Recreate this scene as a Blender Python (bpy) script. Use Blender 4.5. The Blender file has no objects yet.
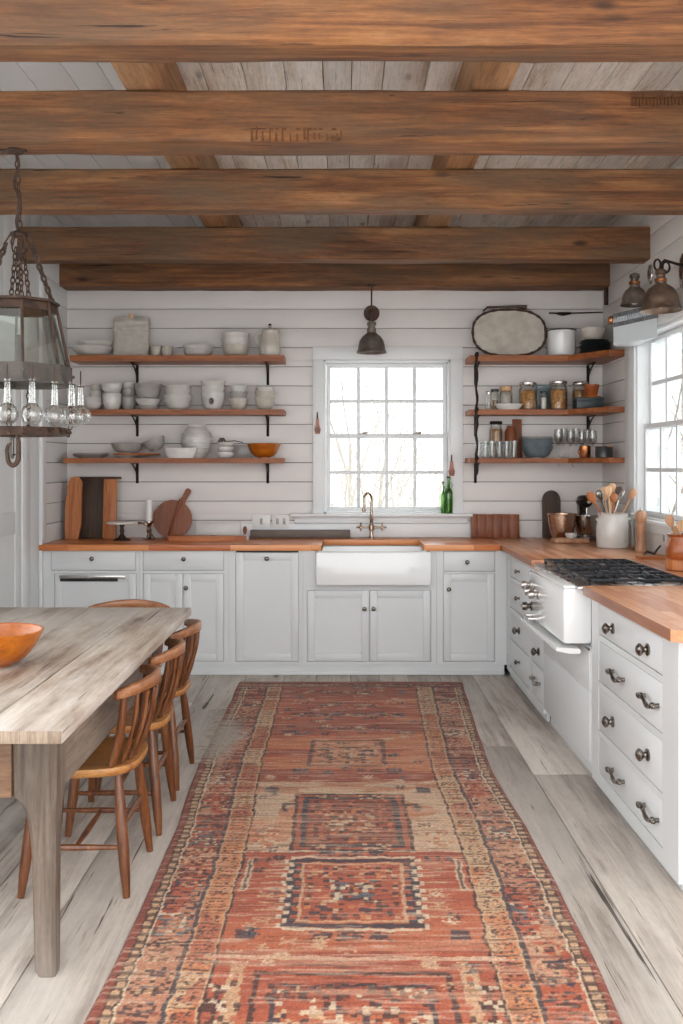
import bpy, bmesh, math, random
import numpy as np
from mathutils import Vector, Matrix, noise as mnoise
PI = math.pi
COL = bpy.context.scene.collection
SC = bpy.context.scene
random.seed(7)

# ------------------------------------------------------------------ helpers
def hx(h, a=1.0):
    h = h.lstrip('#')
    v = [int(h[i:i+2], 16)/255 for i in (0, 2, 4)]
    v = [c/12.92 if c <= .04045 else ((c+.055)/1.055)**2.4 for c in v]
    return (v[0], v[1], v[2], a)

class MB:
    """collects shapes into one mesh"""
    def __init__(s): s.v = []; s.f = []; s.m = []; s.r = []; s.M = None; s.mi = 0; s.rnd = 0.0
    def add(s, vs, fs):
        b = len(s.v)
        for p in vs:
            p = Vector(p)
            if s.M is not None: p = s.M @ p
            s.v.append(tuple(p)); s.r.append(s.rnd)
        for f in fs: s.f.append([b+i for i in f]); s.m.append(s.mi)
        return s
    def box(s, x0, y0, z0, x1, y1, z1, bev=0.0):
        if x0 > x1: x0, x1 = x1, x0
        if y0 > y1: y0, y1 = y1, y0
        if z0 > z1: z0, z1 = z1, z0
        if bev <= 0:
            vs = [(x0,y0,z0),(x1,y0,z0),(x1,y1,z0),(x0,y1,z0),(x0,y0,z1),(x1,y0,z1),(x1,y1,z1),(x0,y1,z1)]
            return s.add(vs, [(0,3,2,1),(4,5,6,7),(0,1,5,4),(1,2,6,5),(2,3,7,6),(3,0,4,7)])
        bm = bmesh.new()
        bmesh.ops.create_cube(bm, size=1)
        for v in bm.verts: v.co = Vector(((x0+x1)/2+v.co.x*(x1-x0), (y0+y1)/2+v.co.y*(y1-y0), (z0+z1)/2+v.co.z*(z1-z0)))
        b = min(bev, .45*min(x1-x0, y1-y0, z1-z0))
        bmesh.ops.bevel(bm, geom=bm.edges[:], offset=b, segments=2, affect='EDGES', profile=.5)
        bm.verts.index_update()
        s.add([v.co.copy() for v in bm.verts], [[v.index for v in f.verts] for f in bm.faces]); bm.free()
        return s
    def lathe(s, prof, c=(0,0,0), n=28, sx=1, sy=1, closed=False):
        """prof list of (r,z); poles merge"""
        vs = []; rings = []
        for r, z in prof:
            if r < 1e-5:
                rings.append([len(vs)]); vs.append((c[0], c[1], c[2]+z))
            else:
                rg = []
                for k in range(n):
                    a = 2*PI*k/n
                    rg.append(len(vs)); vs.append((c[0]+r*sx*math.cos(a), c[1]+r*sy*math.sin(a), c[2]+z))
                rings.append(rg)
        fs = []
        pairs = list(zip(rings[:-1], rings[1:]))
        if closed: pairs.append((rings[-1], rings[0]))
        for A, B in pairs:
            for k in range(n):
                k2 = (k+1) % n
                if len(A) == 1 and len(B) == 1: continue
                if len(A) == 1: fs.append((A[0], B[k2], B[k]))
                elif len(B) == 1: fs.append((A[k], A[k2], B[0]))
                else: fs.append((A[k], A[k2], B[k2], B[k]))
        return s.add(vs, fs)
    def cyl(s, c, r, h, n=24, bev=.0):
        p = [(0,0),(r-bev,0)] + ([(r,bev),(r,h-bev)] if bev else [(r,h)]) + ([(r-bev,h)] if bev else []) + [(0,h)]
        if not bev: p = [(0,0),(r,0),(r,h),(0,h)]
        return s.lathe(p, c, n)
    def tube(s, pts, rad, n=8, cap=True, closed=False, flat=(1,1)):
        pts = [Vector(p) for p in pts]; m = len(pts)
        if not hasattr(rad, '__len__'): rad = [rad]*m
        vs = []; up = None
        for i, p in enumerate(pts):
            if closed: t = pts[(i+1) % m]-pts[i-1]
            else: t = pts[min(i+1, m-1)]-pts[max(i-1, 0)]
            t.normalize()
            if up is None:
                up = Vector((0,0,1)) if abs(t.z) < .9 else Vector((1,0,0))
            a = t.cross(up)
            if a.length < 1e-6: a = t.orthogonal()
            a.normalize(); b = a.cross(t).normalized(); up = b
            for k in range(n):
                q = 2*PI*k/n
                vs.append(p + a*math.cos(q)*rad[i]*flat[0] + b*math.sin(q)*rad[i]*flat[1])
        fs = []
        for i in range(m if closed else m-1):
            j = (i+1) % m
            for k in range(n):
                k2 = (k+1) % n
                fs.append((i*n+k, i*n+k2, j*n+k2, j*n+k))
        if cap and not closed:
            fs.append(tuple(range(n))[::-1]); fs.append(tuple((m-1)*n+k for k in range(n)))
        return s.add(vs, fs)
    def prism(s, poly, z0, z1):
        n = len(poly)
        vs = [(x, y, z0) for x, y in poly]+[(x, y, z1) for x, y in poly]
        fs = [tuple(range(n))[::-1], tuple(range(n, 2*n))]+[(i, (i+1) % n, n+(i+1) % n, n+i) for i in range(n)]
        return s.add(vs, fs)
    def prism_xz(s, poly, y0, y1):
        n = len(poly)
        vs = [(x, y0, z) for x, z in poly]+[(x, y1, z) for x, z in poly]
        fs = [tuple(range(n)), tuple(range(n, 2*n))[::-1]]+[(i, n+i, n+(i+1) % n, (i+1) % n) for i in range(n)]
        return s.add(vs, fs)
    def loft(s, secs):
        """secs: (z,x0,x1,y0,y1) rectangles with slightly cut corners"""
        vs = []
        for z, x0, x1, y0, y1 in secs:
            c = min(x1-x0, y1-y0)*.14
            vs += [(x0+c,y0,z),(x1-c,y0,z),(x1,y0+c,z),(x1,y1-c,z),(x1-c,y1,z),(x0+c,y1,z),(x0,y1-c,z),(x0,y0+c,z)]
        fs = [tuple(range(8))[::-1], tuple(range(8*(len(secs)-1), 8*len(secs)))]
        for i in range(len(secs)-1):
            for k in range(8):
                k2 = (k+1) % 8
                fs.append((i*8+k, i*8+k2, (i+1)*8+k2, (i+1)*8+k))
        return s.add(vs, fs)
    def ball(s, c, r, n=14, sz=1.0, sx=1, sy=1):
        m = n//2
        prof = [(r*math.sin(PI*i/m) if 0 < i < m else 0, -r*sz*math.cos(PI*i/m)) for i in range(m+1)]
        return s.lathe(prof, c, n, sx, sy)
    def sweep(s, pts, prof, ups=None):
        """prof (a,b) offsets along side vector and z"""
        pts = [Vector(p) for p in pts]; m = len(pts); vs = []
        for i, p in enumerate(pts):
            t = pts[min(i+1, m-1)]-pts[max(i-1, 0)]; t.z = 0; t.normalize()
            a = Vector((t.y, -t.x, 0)); pf = prof(i/(m-1)) if callable(prof) else prof
            n = len(pf)
            for q in pf: vs.append(p+a*q[0]+Vector((0,0,q[1])))
        fs = []
        for i in range(m-1):
            for k in range(n):
                k2 = (k+1) % n
                fs.append((i*n+k, (i+1)*n+k, (i+1)*n+k2, i*n+k2))
        fs.append(tuple(range(n))); fs.append(tuple((m-1)*n+k for k in range(n))[::-1])
        return s.add(vs, fs)

def mk(name, mb, mat, parent=None, loc=(0,0,0), rot=(0,0,0), smooth=True, ang=38):
    me = bpy.data.meshes.new(name)
    me.from_pydata(mb.v, [], mb.f)
    mats = mat if isinstance(mat, (list, tuple)) else [mat]
    for m in mats: me.materials.append(m)
    if len(mats) > 1: me.polygons.foreach_set('material_index', mb.m)
    at = me.attributes.new('rnd', 'FLOAT', 'POINT'); at.data.foreach_set('value', mb.r)
    bm = bmesh.new(); bm.from_mesh(me); bmesh.ops.recalc_face_normals(bm, faces=bm.faces[:]); bm.to_mesh(me); bm.free()
    if smooth:
        me.shade_smooth(); me.set_sharp_from_angle(angle=math.radians(ang))
    o = bpy.data.objects.new(name, me); COL.objects.link(o)
    o.location = loc; o.rotation_euler = rot
    if parent is not None: o.parent = parent
    return o
def tag(o, label, cat, group=None, kind=None):
    if label: o['label'] = label
    if cat: o['category'] = cat
    if group: o['group'] = group
    if kind: o['kind'] = kind
    return o
def thing(name, label, cat, loc=(0,0,0), rz=0, group=None):
    o = bpy.data.objects.new(name, None); COL.objects.link(o); o.empty_display_size = .05
    o.location = loc; o.rotation_euler = (0,0,rz)
    return tag(o, label, cat, group)
def struct(name, mb, mat, parent=None, **k):
    o = mk(name, mb, mat, parent, **k)
    if parent is None: o['kind'] = 'structure'
    return o
def kids(o): return [c for c in bpy.data.objects if c.parent == o]
def dup(root, loc, rz, label, group=None):
    src = {}
    r = root.copy(); COL.objects.link(r); r.location = loc; r.rotation_euler = (0,0,rz); r['label'] = label
    if group: r['group'] = group
    for ch in kids(root):
        c = ch.copy(); COL.objects.link(c); c.parent = r
        for g in kids(ch):
            d = g.copy(); COL.objects.link(d); d.parent = c
    return r
def plabel(o, l): o['label'] = l; return o

# ------------------------------------------------------------------ materials
class NT:
    def __init__(s, name):
        s.mat = bpy.data.materials.new(name); s.mat.use_nodes = True; s.t = s.mat.node_tree; s.t.nodes.clear()
        s.out = s.n('ShaderNodeOutputMaterial'); s.b = s.n('ShaderNodeBsdfPrincipled'); s.l(s.b.outputs[0], s.out.inputs[0])
    def n(s, ty, **k):
        x = s.t.nodes.new(ty)
        for a, v in k.items(): setattr(x, a, v)
        return x
    def l(s, a, b): s.t.links.new(a, b)
    def val(s, sock, v):
        if hasattr(v, 'is_output') or isinstance(v, bpy.types.NodeSocket): s.l(v, sock)
        else: sock.default_value = v
    def math(s, op, a, b=0.0, clamp=False):
        m = s.n('ShaderNodeMath', operation=op, use_clamp=clamp); s.val(m.inputs[0], a); s.val(m.inputs[1], b); return m.outputs[0]
    def mix(s, f, a, b, bt='MIX'):
        m = s.n('ShaderNodeMix', data_type='RGBA', blend_type=bt); s.val(m.inputs[0], f); s.val(m.inputs[6], a); s.val(m.inputs[7], b); return m.outputs[2]
    def ramp(s, f, stops, interp='LINEAR'):
        r = s.n('ShaderNodeValToRGB'); s.l(f, r.inputs[0]); cr = r.color_ramp; cr.interpolation = interp
        while len(cr.elements) < len(stops): cr.elements.new(.5)
        for e, (p, c) in zip(cr.elements, stops):
            e.position = p; e.color = c if hasattr(c, '__len__') else (c, c, c, 1)
        return r.outputs[0]
    def noise(s, vec, scale, detail=4, rough=.55, dist=0.0):
        x = s.n('ShaderNodeTexNoise'); s.l(vec, x.inputs['Vector'])
        x.inputs['Scale'].default_value = scale; x.inputs['Detail'].default_value = detail
        x.inputs['Roughness'].default_value = rough; x.inputs['Distortion'].default_value = dist
        return x.outputs[0]
    def coords(s, sc=(1,1,1), rot=(0,0,0), offs=True):
        tc = s.n('ShaderNodeTexCoord').outputs['Object']
        if offs:
            oi = s.n('ShaderNodeObjectInfo').outputs['Random']; at = s.n('ShaderNodeAttribute', attribute_name='rnd').outputs['Fac']
            f = s.math('ADD', s.math('MULTIPLY', oi, 17.3), s.math('MULTIPLY', at, 41.7))
            cb = s.n('ShaderNodeCombineXYZ')
            for i in range(3): s.l(f, cb.inputs[i])
            va = s.n('ShaderNodeVectorMath', operation='ADD'); s.l(tc, va.inputs[0]); s.l(cb.outputs[0], va.inputs[1]); tc = va.outputs[0]
        s.base = tc
        return s.map(tc, sc, rot)
    def map(s, v, sc, rot=(0,0,0)):
        mp = s.n('ShaderNodeMapping'); s.l(v, mp.inputs[0]); mp.inputs['Scale'].default_value = sc; mp.inputs['Rotation'].default_value = rot
        return mp.outputs[0]
    def bump(s, h, st, dist=.01):
        b = s.n('ShaderNodeBump'); b.inputs['Strength'].default_value = st; b.inputs['Distance'].default_value = dist
        s.l(h, b.inputs['Height']); s.l(b.outputs[0], s.b.inputs['Normal'])

def wood(name, cols, axis='X', sc=1.0, crack=.5, gray=None, rough=.55, bump=.35, var=.25, knots=.0, coat=0.0, fc=.38):
    N = NT(name); i = 'XYZ'.index(axis)
    def S(al, ac): v = [ac*sc]*3; v[i] = al*sc; return tuple(v)
    c = N.coords(S(.7, 7.0)); base = N.base
    wv = N.math('ADD', N.math('MULTIPLY', N.noise(c, 1.0, 6, .6, 1.2), .55), N.math('MULTIPLY', N.noise(N.map(base, S(1.3, 30)), 1.0, 5, .65, .8), .45))
    stops = [(.33+.34*k/(len(cols)-1), hx(h)) for k, h in enumerate(cols)]
    col = N.ramp(wv, stops)
    fine = N.math('ADD', N.math('MULTIPLY', N.noise(N.map(base, S(5, 95)), 1.0, 8, .75, .5), .7), N.math('MULTIPLY', N.noise(N.map(base, S(22, 60)), 1.0, 6, .75), .3))
    col = N.mix(.85, col, N.ramp(fine, [(.30, fc), (.5, .95), (.66, 1.0+.25*(1-fc)/.6)]), 'MULTIPLY')
    if gray:
        g = N.noise(N.map(base, S(.9, 3.2)), 1.3, 4, .6)
        col = N.mix(N.math('MULTIPLY', N.ramp(g, [(.40, 0.0), (.62, 1.0)]), gray[1]), col, N.mix(.6, hx(gray[0]), N.ramp(fine, [(.3, fc+.08), (.5, .95), (.66, 1.12)]), 'MULTIPLY'))
    if crack:
        cr = N.noise(N.map(base, S(.9, 34)), 1.0, 4, .6, .4); cr2 = N.noise(N.map(base, S(2.2, 90)), 1.0, 4, .6, .4)
        cm = N.math('MAXIMUM', N.ramp(cr, [(.300, 1.0), (.322, 0.0)]), N.math('MULTIPLY', N.ramp(cr2, [(.30, 1.0), (.34, 0.0)]), .8))
        col = N.mix(N.math('MULTIPLY', cm, crack), col, hx('#20140c'))
    if knots:
        vo = N.n('ShaderNodeTexVoronoi'); N.l(N.map(base, S(1.5, 4.0)), vo.inputs['Vector']); vo.inputs['Scale'].default_value = 1.0
        k = N.ramp(vo.outputs['Distance'], [(.05, 1.0), (.12, 0.0)])
        col = N.mix(N.math('MULTIPLY', k, knots), col, hx('#2a170c'))
    at = N.n('ShaderNodeAttribute', attribute_name='rnd').outputs['Fac']; oi = N.n('ShaderNodeObjectInfo').outputs['Random']
    rr = N.math('FRACT', N.math('ADD', N.math('MULTIPLY', at, 7.31), oi))
    v = N.math('ADD', N.math('MULTIPLY', rr, var), 1-var/2)
    cb = N.n('ShaderNodeCombineColor'); [N.l(v, cb.inputs[q]) for q in range(3)]
    col = N.mix(1.0, col, cb.outputs[0], 'MULTIPLY')
    N.l(col, N.b.inputs['Base Color']); N.b.inputs['Roughness'].default_value = rough
    N.b.inputs['Coat Weight'].default_value = coat
    N.bump(fine, bump, .004)
    return N.mat

def paint(name, c, rough=.45, var=.06, bump=.05, scale=6, tint=None, coat=0.0):
    N = NT(name); v = N.coords((1,1,1))
    n = N.noise(v, scale, 5, .6)
    a = hx(c); b = tuple(x*(1-var*2.2) for x in a[:3])+(1,)
    if tint: b = hx(tint)
    col = N.mix(N.ramp(n, [(.35, 0.0), (.75, 1.0)]), a, b)
    N.l(col, N.b.inputs['Base Color']); N.b.inputs['Roughness'].default_value = rough
    N.b.inputs['Coat Weight'].default_value = coat
    f = N.noise(N.map(N.base, (60,60,60)), 1.0, 3); N.bump(f, bump, .002)
    return N.mat
def metal(name, c, c2, rough=.4, met=1.0, scale=14, bump=.1):
    N = NT(name); v = N.coords(); n = N.noise(v, scale, 6, .65)
    N.l(N.mix(N.ramp(n, [(.35, 0.0), (.65, 1.0)]), hx(c), hx(c2)), N.b.inputs['Base Color'])
    N.b.inputs['Metallic'].default_value = met
    N.l(N.ramp(n, [(.3, max(rough-.12, .03)), (.7, min(rough+.15, 1))]), N.b.inputs['Roughness'])
    N.bump(n, bump, .003); return N.mat
def ceramic(name, c, c2, rough=.3, speck=0.25):
    N = NT(name); v = N.coords(); n = N.noise(v, 9, 4, .6); sp = N.noise(v, 160, 2)
    col = N.mix(N.ramp(n, [(.4, 0.0), (.7, 1.0)]), hx(c), hx(c2))
    col = N.mix(N.math('MULTIPLY', N.ramp(sp, [(.28, 1.0), (.34, 0.0)]), speck), col, hx('#5a4a3c'))
    N.l(col, N.b.inputs['Base Color']); N.b.inputs['Roughness'].default_value = rough; N.b.inputs['Coat Weight'].default_value = .3
    return N.mat
def glass(name, tint='#f4faf8', refl=1.0, fac=.04):
    N = NT(name); N.t.nodes.remove(N.b)
    tr = N.n('ShaderNodeBsdfTransparent'); tr.inputs[0].default_value = hx(tint)
    gl = N.n('ShaderNodeBsdfGlossy'); gl.inputs['Roughness'].default_value = .02; gl.inputs[0].default_value = (refl, refl, refl, 1)
    lw = N.n('ShaderNodeLayerWeight'); lw.inputs[0].default_value = .25
    f = N.math('ADD', N.math('MULTIPLY', lw.outputs['Fresnel'], .55), fac, True)
    mx = N.n('ShaderNodeMixShader'); N.l(f, mx.inputs[0]); N.l(tr.outputs[0], mx.inputs[1]); N.l(gl.outputs[0], mx.inputs[2])
    N.l(mx.outputs[0], N.out.inputs[0]); return N.mat
def staves(name, cols, axis='X', lw=(.55, .045), rough=.38, var=1.0):
    """butcher block: brick texture staves with grain"""
    N = NT(name); rot = (0,0,0) if axis == 'X' else (0,0,PI/2)
    c = N.coords((1,1,1), rot, offs=False); base = c
    br = N.n('ShaderNodeTexBrick'); N.l(base, br.inputs['Vector']); br.inputs['Scale'].default_value = 1
    br.inputs['Brick Width'].default_value = lw[0]; br.inputs['Row Height'].default_value = lw[1]; br.inputs['Mortar Size'].default_value = .0008
    br.inputs['Color1'].default_value = (0,0,0,1); br.inputs['Color2'].default_value = (1,1,1,1); br.inputs['Mortar'].default_value = (.1,.1,.1,1)
    br.offset = .37
    gr = N.noise(N.map(base, (3, 45, 45)), 1, 5, .6, .4)
    f = N.math('ADD', N.math('MULTIPLY', br.outputs['Color'], .6*var), N.math('MULTIPLY', gr, .45))
    stops = [(.1+.8*k/(len(cols)-1), hx(h)) for k, h in enumerate(cols)]
    col = N.mix(N.math('MULTIPLY', br.outputs['Fac'], .5), N.ramp(f, stops), hx('#5b2f18'))
    N.l(col, N.b.inputs['Base Color']); N.b.inputs['Roughness'].default_value = rough; N.b.inputs['Coat Weight'].default_value = .15
    N.bump(gr, .12, .002); return N.mat

M = {}
M['wall'] = paint('white painted shiplap', '#e3dedb', .5, .03, .04, 3)
M['cab'] = paint('white cabinet paint', '#d9dbdc', .38, .02, .03, 3)
M['trimw'] = paint('white trim paint', '#e8eaeb', .35, .02, .02, 3)
M['leftwall'] = paint('grey white paint', '#dfe1e1', .5, .02, .03, 3)
M['gap'] = paint('dark gap', '#4a423c', .9)
M['beam'] = wood('reclaimed beam', ['#3a2212','#6c4326','#93633c','#a87a50'], 'X', 1.3, 1.0, ('#66523e', .8), .7, .6, .25, .8)
M['beam_warm'] = wood('warm reclaimed beam', ['#3c2010','#6b4022','#936036','#a97850'], 'X', 1.3, 1.0, ('#5e4a38', .65), .7, .6, .2, .8)
M['rafter'] = wood('rafter wood', ['#6a452b','#9c6d46','#b88c66'], 'Y', 1, .5, ('#9c8468', .4), .7, .4, .2, .3)
M['ceil'] = wood('whitewashed ceiling board', ['#b79d84','#ddd0c1','#ece4da','#f0e8de'], 'Y', 1.1, .6, ('#f6f2ec', .9), .65, .3, .3, .6)
M['ceilw'] = paint('white ceiling paint', '#f6f7f7', .35, .01)
M['floor'] = wood('grey washed floor board', ['#665a50','#9c9086','#bdb2a8','#cbc1b7'], 'Y', 1.0, .9, ('#cdc5bc', .75), .55, .45, .22, .75, fc=.62)
M['shelf'] = wood('oiled shelf board', ['#66330f','#985426','#b5703c'], 'X', 1.6, .3, None, .45, .2, .15, .2)
M['shelfend'] = wood('pale sawn end grain', ['#b98b62','#cfa67c'], 'X', 2, 0, None, .6, .2)
M['iron'] = metal('black iron', '#231f1d', '#3a2f2a', .55, .8, 20)
M['rust'] = metal('rusty iron', '#332823', '#5c463a', .6, .6, 26, .3)
M['lampm'] = metal('aged zinc', '#6d5c50', '#8f7a69', .42, .75, 16, .15)
M['lampd'] = metal('dark aged steel', '#6b625b', '#8a8077', .45, .7, 16, .15)
M['copper'] = metal('copper', '#b06a40', '#c98a5e', .25, 1, 8, .03)
M['steel'] = metal('brushed steel', '#b8b4b0', '#cfcac6', .25, 1, 6, .02)
M['chrome'] = metal('polished nickel', '#a59d95', '#c4bcb4', .16, 1, 6, .02)
M['brass'] = metal('antique nickel brass', '#9c8675', '#baa694', .25, 1, 9, .03)
M['pewter'] = metal('dark pewter', '#6a645e', '#9a938c', .25, .95, 18, .05)
M['ctx'] = staves('butcher block along back', ['#8a3f1c','#c06a36','#d88a52','#e0975e'], 'X')
M['cty'] = staves('butcher block along side', ['#9c5634','#c8875e','#d99f78','#e0ae8a'], 'Y')
M['enamel'] = paint('white enamel', '#eceded', .15, .01, .0, 3, None, .5)
M['grate'] = metal('cast iron grate', '#1c1e22', '#2c3036', .45, .5, 30, .1)
M['table'] = wood('weathered table board', ['#4f3f32','#8d7968','#b3a495','#c3b8ac'], 'Y', 1.0, 1.0, ('#cfc7bf', .8), .5, .6, .22, .5, fc=.52)
M['tableleg'] = wood('weathered table leg', ['#3f342c','#65574b','#83756a'], 'Z', 1.3, .5, ('#8b8078', .5), .6, .5, .1, .2)
M['tableap'] = wood('weathered table apron', ['#4a3f36','#746558','#8f8175'], 'Y', 1.3, .6, ('#9b9086', .6), .6, .5, .1, .4)
M['tableapx'] = wood('brown end apron', ['#5a4231','#83634a','#967760'], 'X', 1.3, .6, None, .6, .5, .1, .4)
M['chair'] = wood('red brown chair wood', ['#42200f','#70401f','#935e38'], 'Z', 2.2, .3, None, .35, .15, .15, 0, .2)
M['rail'] = wood('crest rail wood', ['#6e3f22','#9c6642','#b98a66'], 'Y', 2.2, .3, None, .35, .15, .15, 0, .2)
M['seat'] = wood('golden seat wood', ['#8a5028','#b37a42','#c6904f'], 'X', 2.0, .3, None, .35, .15, .1, 0, .2)
M['woodA'] = wood('orange board wood', ['#8f4e25','#b8713f','#cd8a55'], 'Z', 2.0, .2, None, .5, .2, .15, 0)
M['woodD'] = wood('dark board wood', ['#241710','#3f2c20','#57402f'], 'Z', 2.0, .5, None, .6, .3, .1, 0)
M['woodR'] = wood('round board wood', ['#5c2b12','#83441f','#96552c'], 'Z', 2.0, .3, None, .45, .2, .1, .2)
M['woodX'] = wood('flat board wood', ['#8a4720','#b5682f','#cb834a'], 'X', 2.0, .2, None, .45, .2, .1, 0)
M['bowlw'] = wood('orange turned wood', ['#8f4207','#b5600f','#c8741c'], 'X', 1.6, .25, None, .3, .1, .1, .3, .3)
M['bowlr'] = wood('reddish turned wood', ['#7a3610','#a35322','#b8683a'], 'X', 1.6, .2, None, .35, .1, .1, .2, .2)
M['spoon'] = wood('utensil wood', ['#b9855c','#d3a981','#e0bf9c'], 'Z', 3, .1, None, .5, .1, .35, 0)
M['spoond'] = wood('dark utensil wood', ['#8a4a22','#b56a35','#c98350'], 'Z', 3, .1, None, .5, .1, .35, 0)
M['mill'] = wood('pepper mill wood', ['#96684a','#b98765','#c79a7a'], 'Z', 3, .1, None, .4, .1, .1, 0)
M['cer'] = ceramic('white stoneware', '#d6d3ce', '#c5c1bb')
M['cerw'] = ceramic('warm stoneware', '#cfc8bd', '#b5ac9f', .35, .5)
M['cerg'] = ceramic('grey stoneware', '#aaa6a1', '#96918b', .4, .4)
M['cerb'] = ceramic('blue grey stoneware', '#6d7a80', '#59666d', .35, .3)
M['cerk'] = ceramic('charcoal stoneware', '#24282b', '#34383a', .35, .1)
M['linen'] = paint('linen cloth', '#c9c3b9', .9, .1, .4, 20)
M['glass'] = glass('window glass', '#fbfdfd', .8, .01)
M['glassw'] = glass('clear glassware', '#fbfbfa', 1, .04)
M['glassg'] = glass('green bottle glass', '#bcd9a8', .9, .05)
M['glassj'] = glass('jar glass', '#fbfbf9', .9, .02)
M['frost'] = paint('frosted glass', '#dfe7ec', .35, .04, .02, 4, None, .3)
M['plastic'] = paint('white plastic', '#e2e0dd', .3, .01)
M['black'] = paint('black rubber', '#1b1b1c', .5, .05)
M['bark'] = paint('pale winter bark', '#a59c92', .9, .2, .3, 9)
M['snow'] = paint('pale winter ground', '#eeeeec', .9, .05, .1, 2)
M['leather'] = paint('brown leather', '#4c372a', .6, .1, .2, 16)
def pasta_mat(name, a, b, c, sc=70):
    N = NT(name); v = N.coords(); vo = N.n('ShaderNodeTexVoronoi'); N.l(v, vo.inputs['Vector']); vo.inputs['Scale'].default_value = sc
    col = N.mix(.8, N.ramp(vo.outputs['Color'], [(0, hx(a)), (.5, hx(b)), (1, hx(c))]), N.ramp(vo.outputs['Distance'], [(0, 1.1), (.75, .35)]), 'MULTIPLY')
    N.l(col, N.b.inputs['Base Color']); N.b.inputs['Roughness'].default_value = .6; N.bump(vo.outputs['Distance'], .8, -.004); return N.mat
M['pasta'] = pasta_mat('dry pasta', '#c87f38', '#dd9d55', '#e8b978')
M['grain'] = pasta_mat('dry grains', '#a56c3a', '#c58e54', '#d6ae78', 160)
M['slate'] = paint('dark slate wood', '#6b5d55', .5, .1, .1, 8)
M['marble'] = paint('white marble', '#dcdad7', .3, .08, .02, 5)
M['tin'] = paint('blue black tin', '#2f3b3e', .4, .1, .05, 12)
# ------------------------------------------------------------------ camera
F = 950.0; HZ = 465.0; EYE = 1.43
def px(x, y, Y):
    """the point seen at photo pixel x,y standing Y metres ahead of the eye"""
    return ((x-341.5)*Y/F, Y, EYE-(y-HZ)*Y/F)
cam = bpy.data.cameras.new('camera'); co = bpy.data.objects.new('camera', cam); COL.objects.link(co)
co.location = (0, 0, EYE); co.rotation_euler = (PI/2, 0, 0)
cam.sensor_fit = 'HORIZONTAL'; cam.sensor_width = 36; cam.lens = F/683*36; cam.shift_y = -(512-HZ)/683; cam.clip_start = .05
SC.camera = co

WX0, WX1, WY, CZ = -2.05, 1.95, 7.1, 3.20

# ------------------------------------------------------------------ floor, ceiling
mb = MB(); rr = random.Random(3)
x = -2.3
while x < 2.3:
    w = rr.uniform(.19, .27); y = -.25 - rr.uniform(0, 2)
    while y < 7.3:
        L = rr.uniform(2.4, 4.2)
        mb.rnd = rr.random()
        y0 = max(y, -.25); y1 = min(y+L, 7.3)
        if y1 > y0: mb.box(x+.0018, y0+.001, -.03, x+w-.0018, y1-.001, rr.uniform(-.0015, 0), .003)
        y += L
    x += w
mb.rnd = 0; mb.mi = 1; mb.box(-2.3, -.25, -.08, 2.3, 7.3, -.03)
struct('floor', mb, [M['floor'], M['gap']])

mb = MB(); rr = random.Random(5); x = -2.3
while x < 2.2:
    w = rr.uniform(.13, .2); mb.mi = 1 if x < -.80 else 0; mb.rnd = rr.random()
    mb.box(x+.002, .8, CZ, x+w-.002, 7.3, CZ+.03, .003)
    x += w
mb.mi = 2; mb.box(-2.3, .8, CZ+.028, 2.3, 7.3, CZ+.08)
struct('ceiling', mb, [M['ceil'], M['ceilw'], M['gap']])

# ------------------------------------------------------------------ shiplap walls
def strips(mb, a0, a1, holes, plane, z0=0, z1=CZ, pitch=.1435, zoff=.03, seed=1):
    """horizontal boards from a0 to a1 on the plane, leaving holes (a0,a1,z0,z1)"""
    rr = random.Random(seed); z = z0-pitch+zoff
    def bx(p0, p1, q0, q1):
        if p1-p0 < .004 or q1-q0 < .004: return
        mb.rnd = rr.random(); plane(mb, p0, p1, q0, q1)
    while z < z1:
        lo, hi = max(z+.0022, z0), min(z+pitch-.0022, z1)
        z += pitch
        if hi-lo < .01: continue
        cuts = sorted({lo, hi} | {h for H in holes for h in H[2:] if lo < h < hi})
        for q0, q1 in zip(cuts[:-1], cuts[1:]):
            mid = (q0+q1)/2; segs = [(a0, a1)]
            for h in holes:
                if h[2] < mid < h[3]:
                    segs = [t for s in segs for t in ((s[0], min(s[1], h[0])), (max(s[0], h[1]), s[1])) if t[1] > t[0]]
            for s in segs: bx(s[0], s[1], q0, q1)
def backing(mb, a0, a1, holes, fn, z0=0, z1=CZ):
    xs = sorted({a0, a1} | {h for H in holes for h in H[:2]}); zs = sorted({z0, z1} | {h for H in holes for h in H[2:]})
    for p0, p1 in zip(xs[:-1], xs[1:]):
        for q0, q1 in zip(zs[:-1], zs[1:]):
            m = ((p0+p1)/2, (q0+q1)/2)
            if any(h[0] < m[0] < h[1] and h[2] < m[1] < h[3] for h in holes): continue
            fn(mb, p0, p1, q0, q1)
# back wall
BW = (-.135, .815, 1.064, 2.215)
mb = MB()
strips(mb, WX0-.1, WX1+.1, [BW], lambda m, p0, p1, q0, q1: m.box(p0, WY, q0, p1, WY+.018, q1, .0012), zoff=.012, seed=11)
mb.mi = 1; backing(mb, WX0-.1, WX1+.1, [BW], lambda m, p0, p1, q0, q1: m.box(p0, WY+.018, q0, p1, WY+.15, q1))
struct('wall_back', mb, [M['wall'], M['gap']])
# right wall: the side window, plus a nearer unseen one added for side light
RW = [(5.05, 6.27, 1.08, 2.28), (2.6, 4.5, 1.08, 2.28)]
mb = MB()
strips(mb, 1.0, WY, RW, lambda m, p0, p1, q0, q1: m.box(WX1, p0, q0, WX1+.018, p1, q1, .0012), zoff=.012, seed=12)
mb.mi = 1; backing(mb, 1.0, WY+.15, RW, lambda m, p0, p1, q0, q1: m.box(WX1+.018, p0, q0, WX1+.2, p1, q1))
struct('wall_right', mb, [M['wall'], M['gap']])
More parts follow.
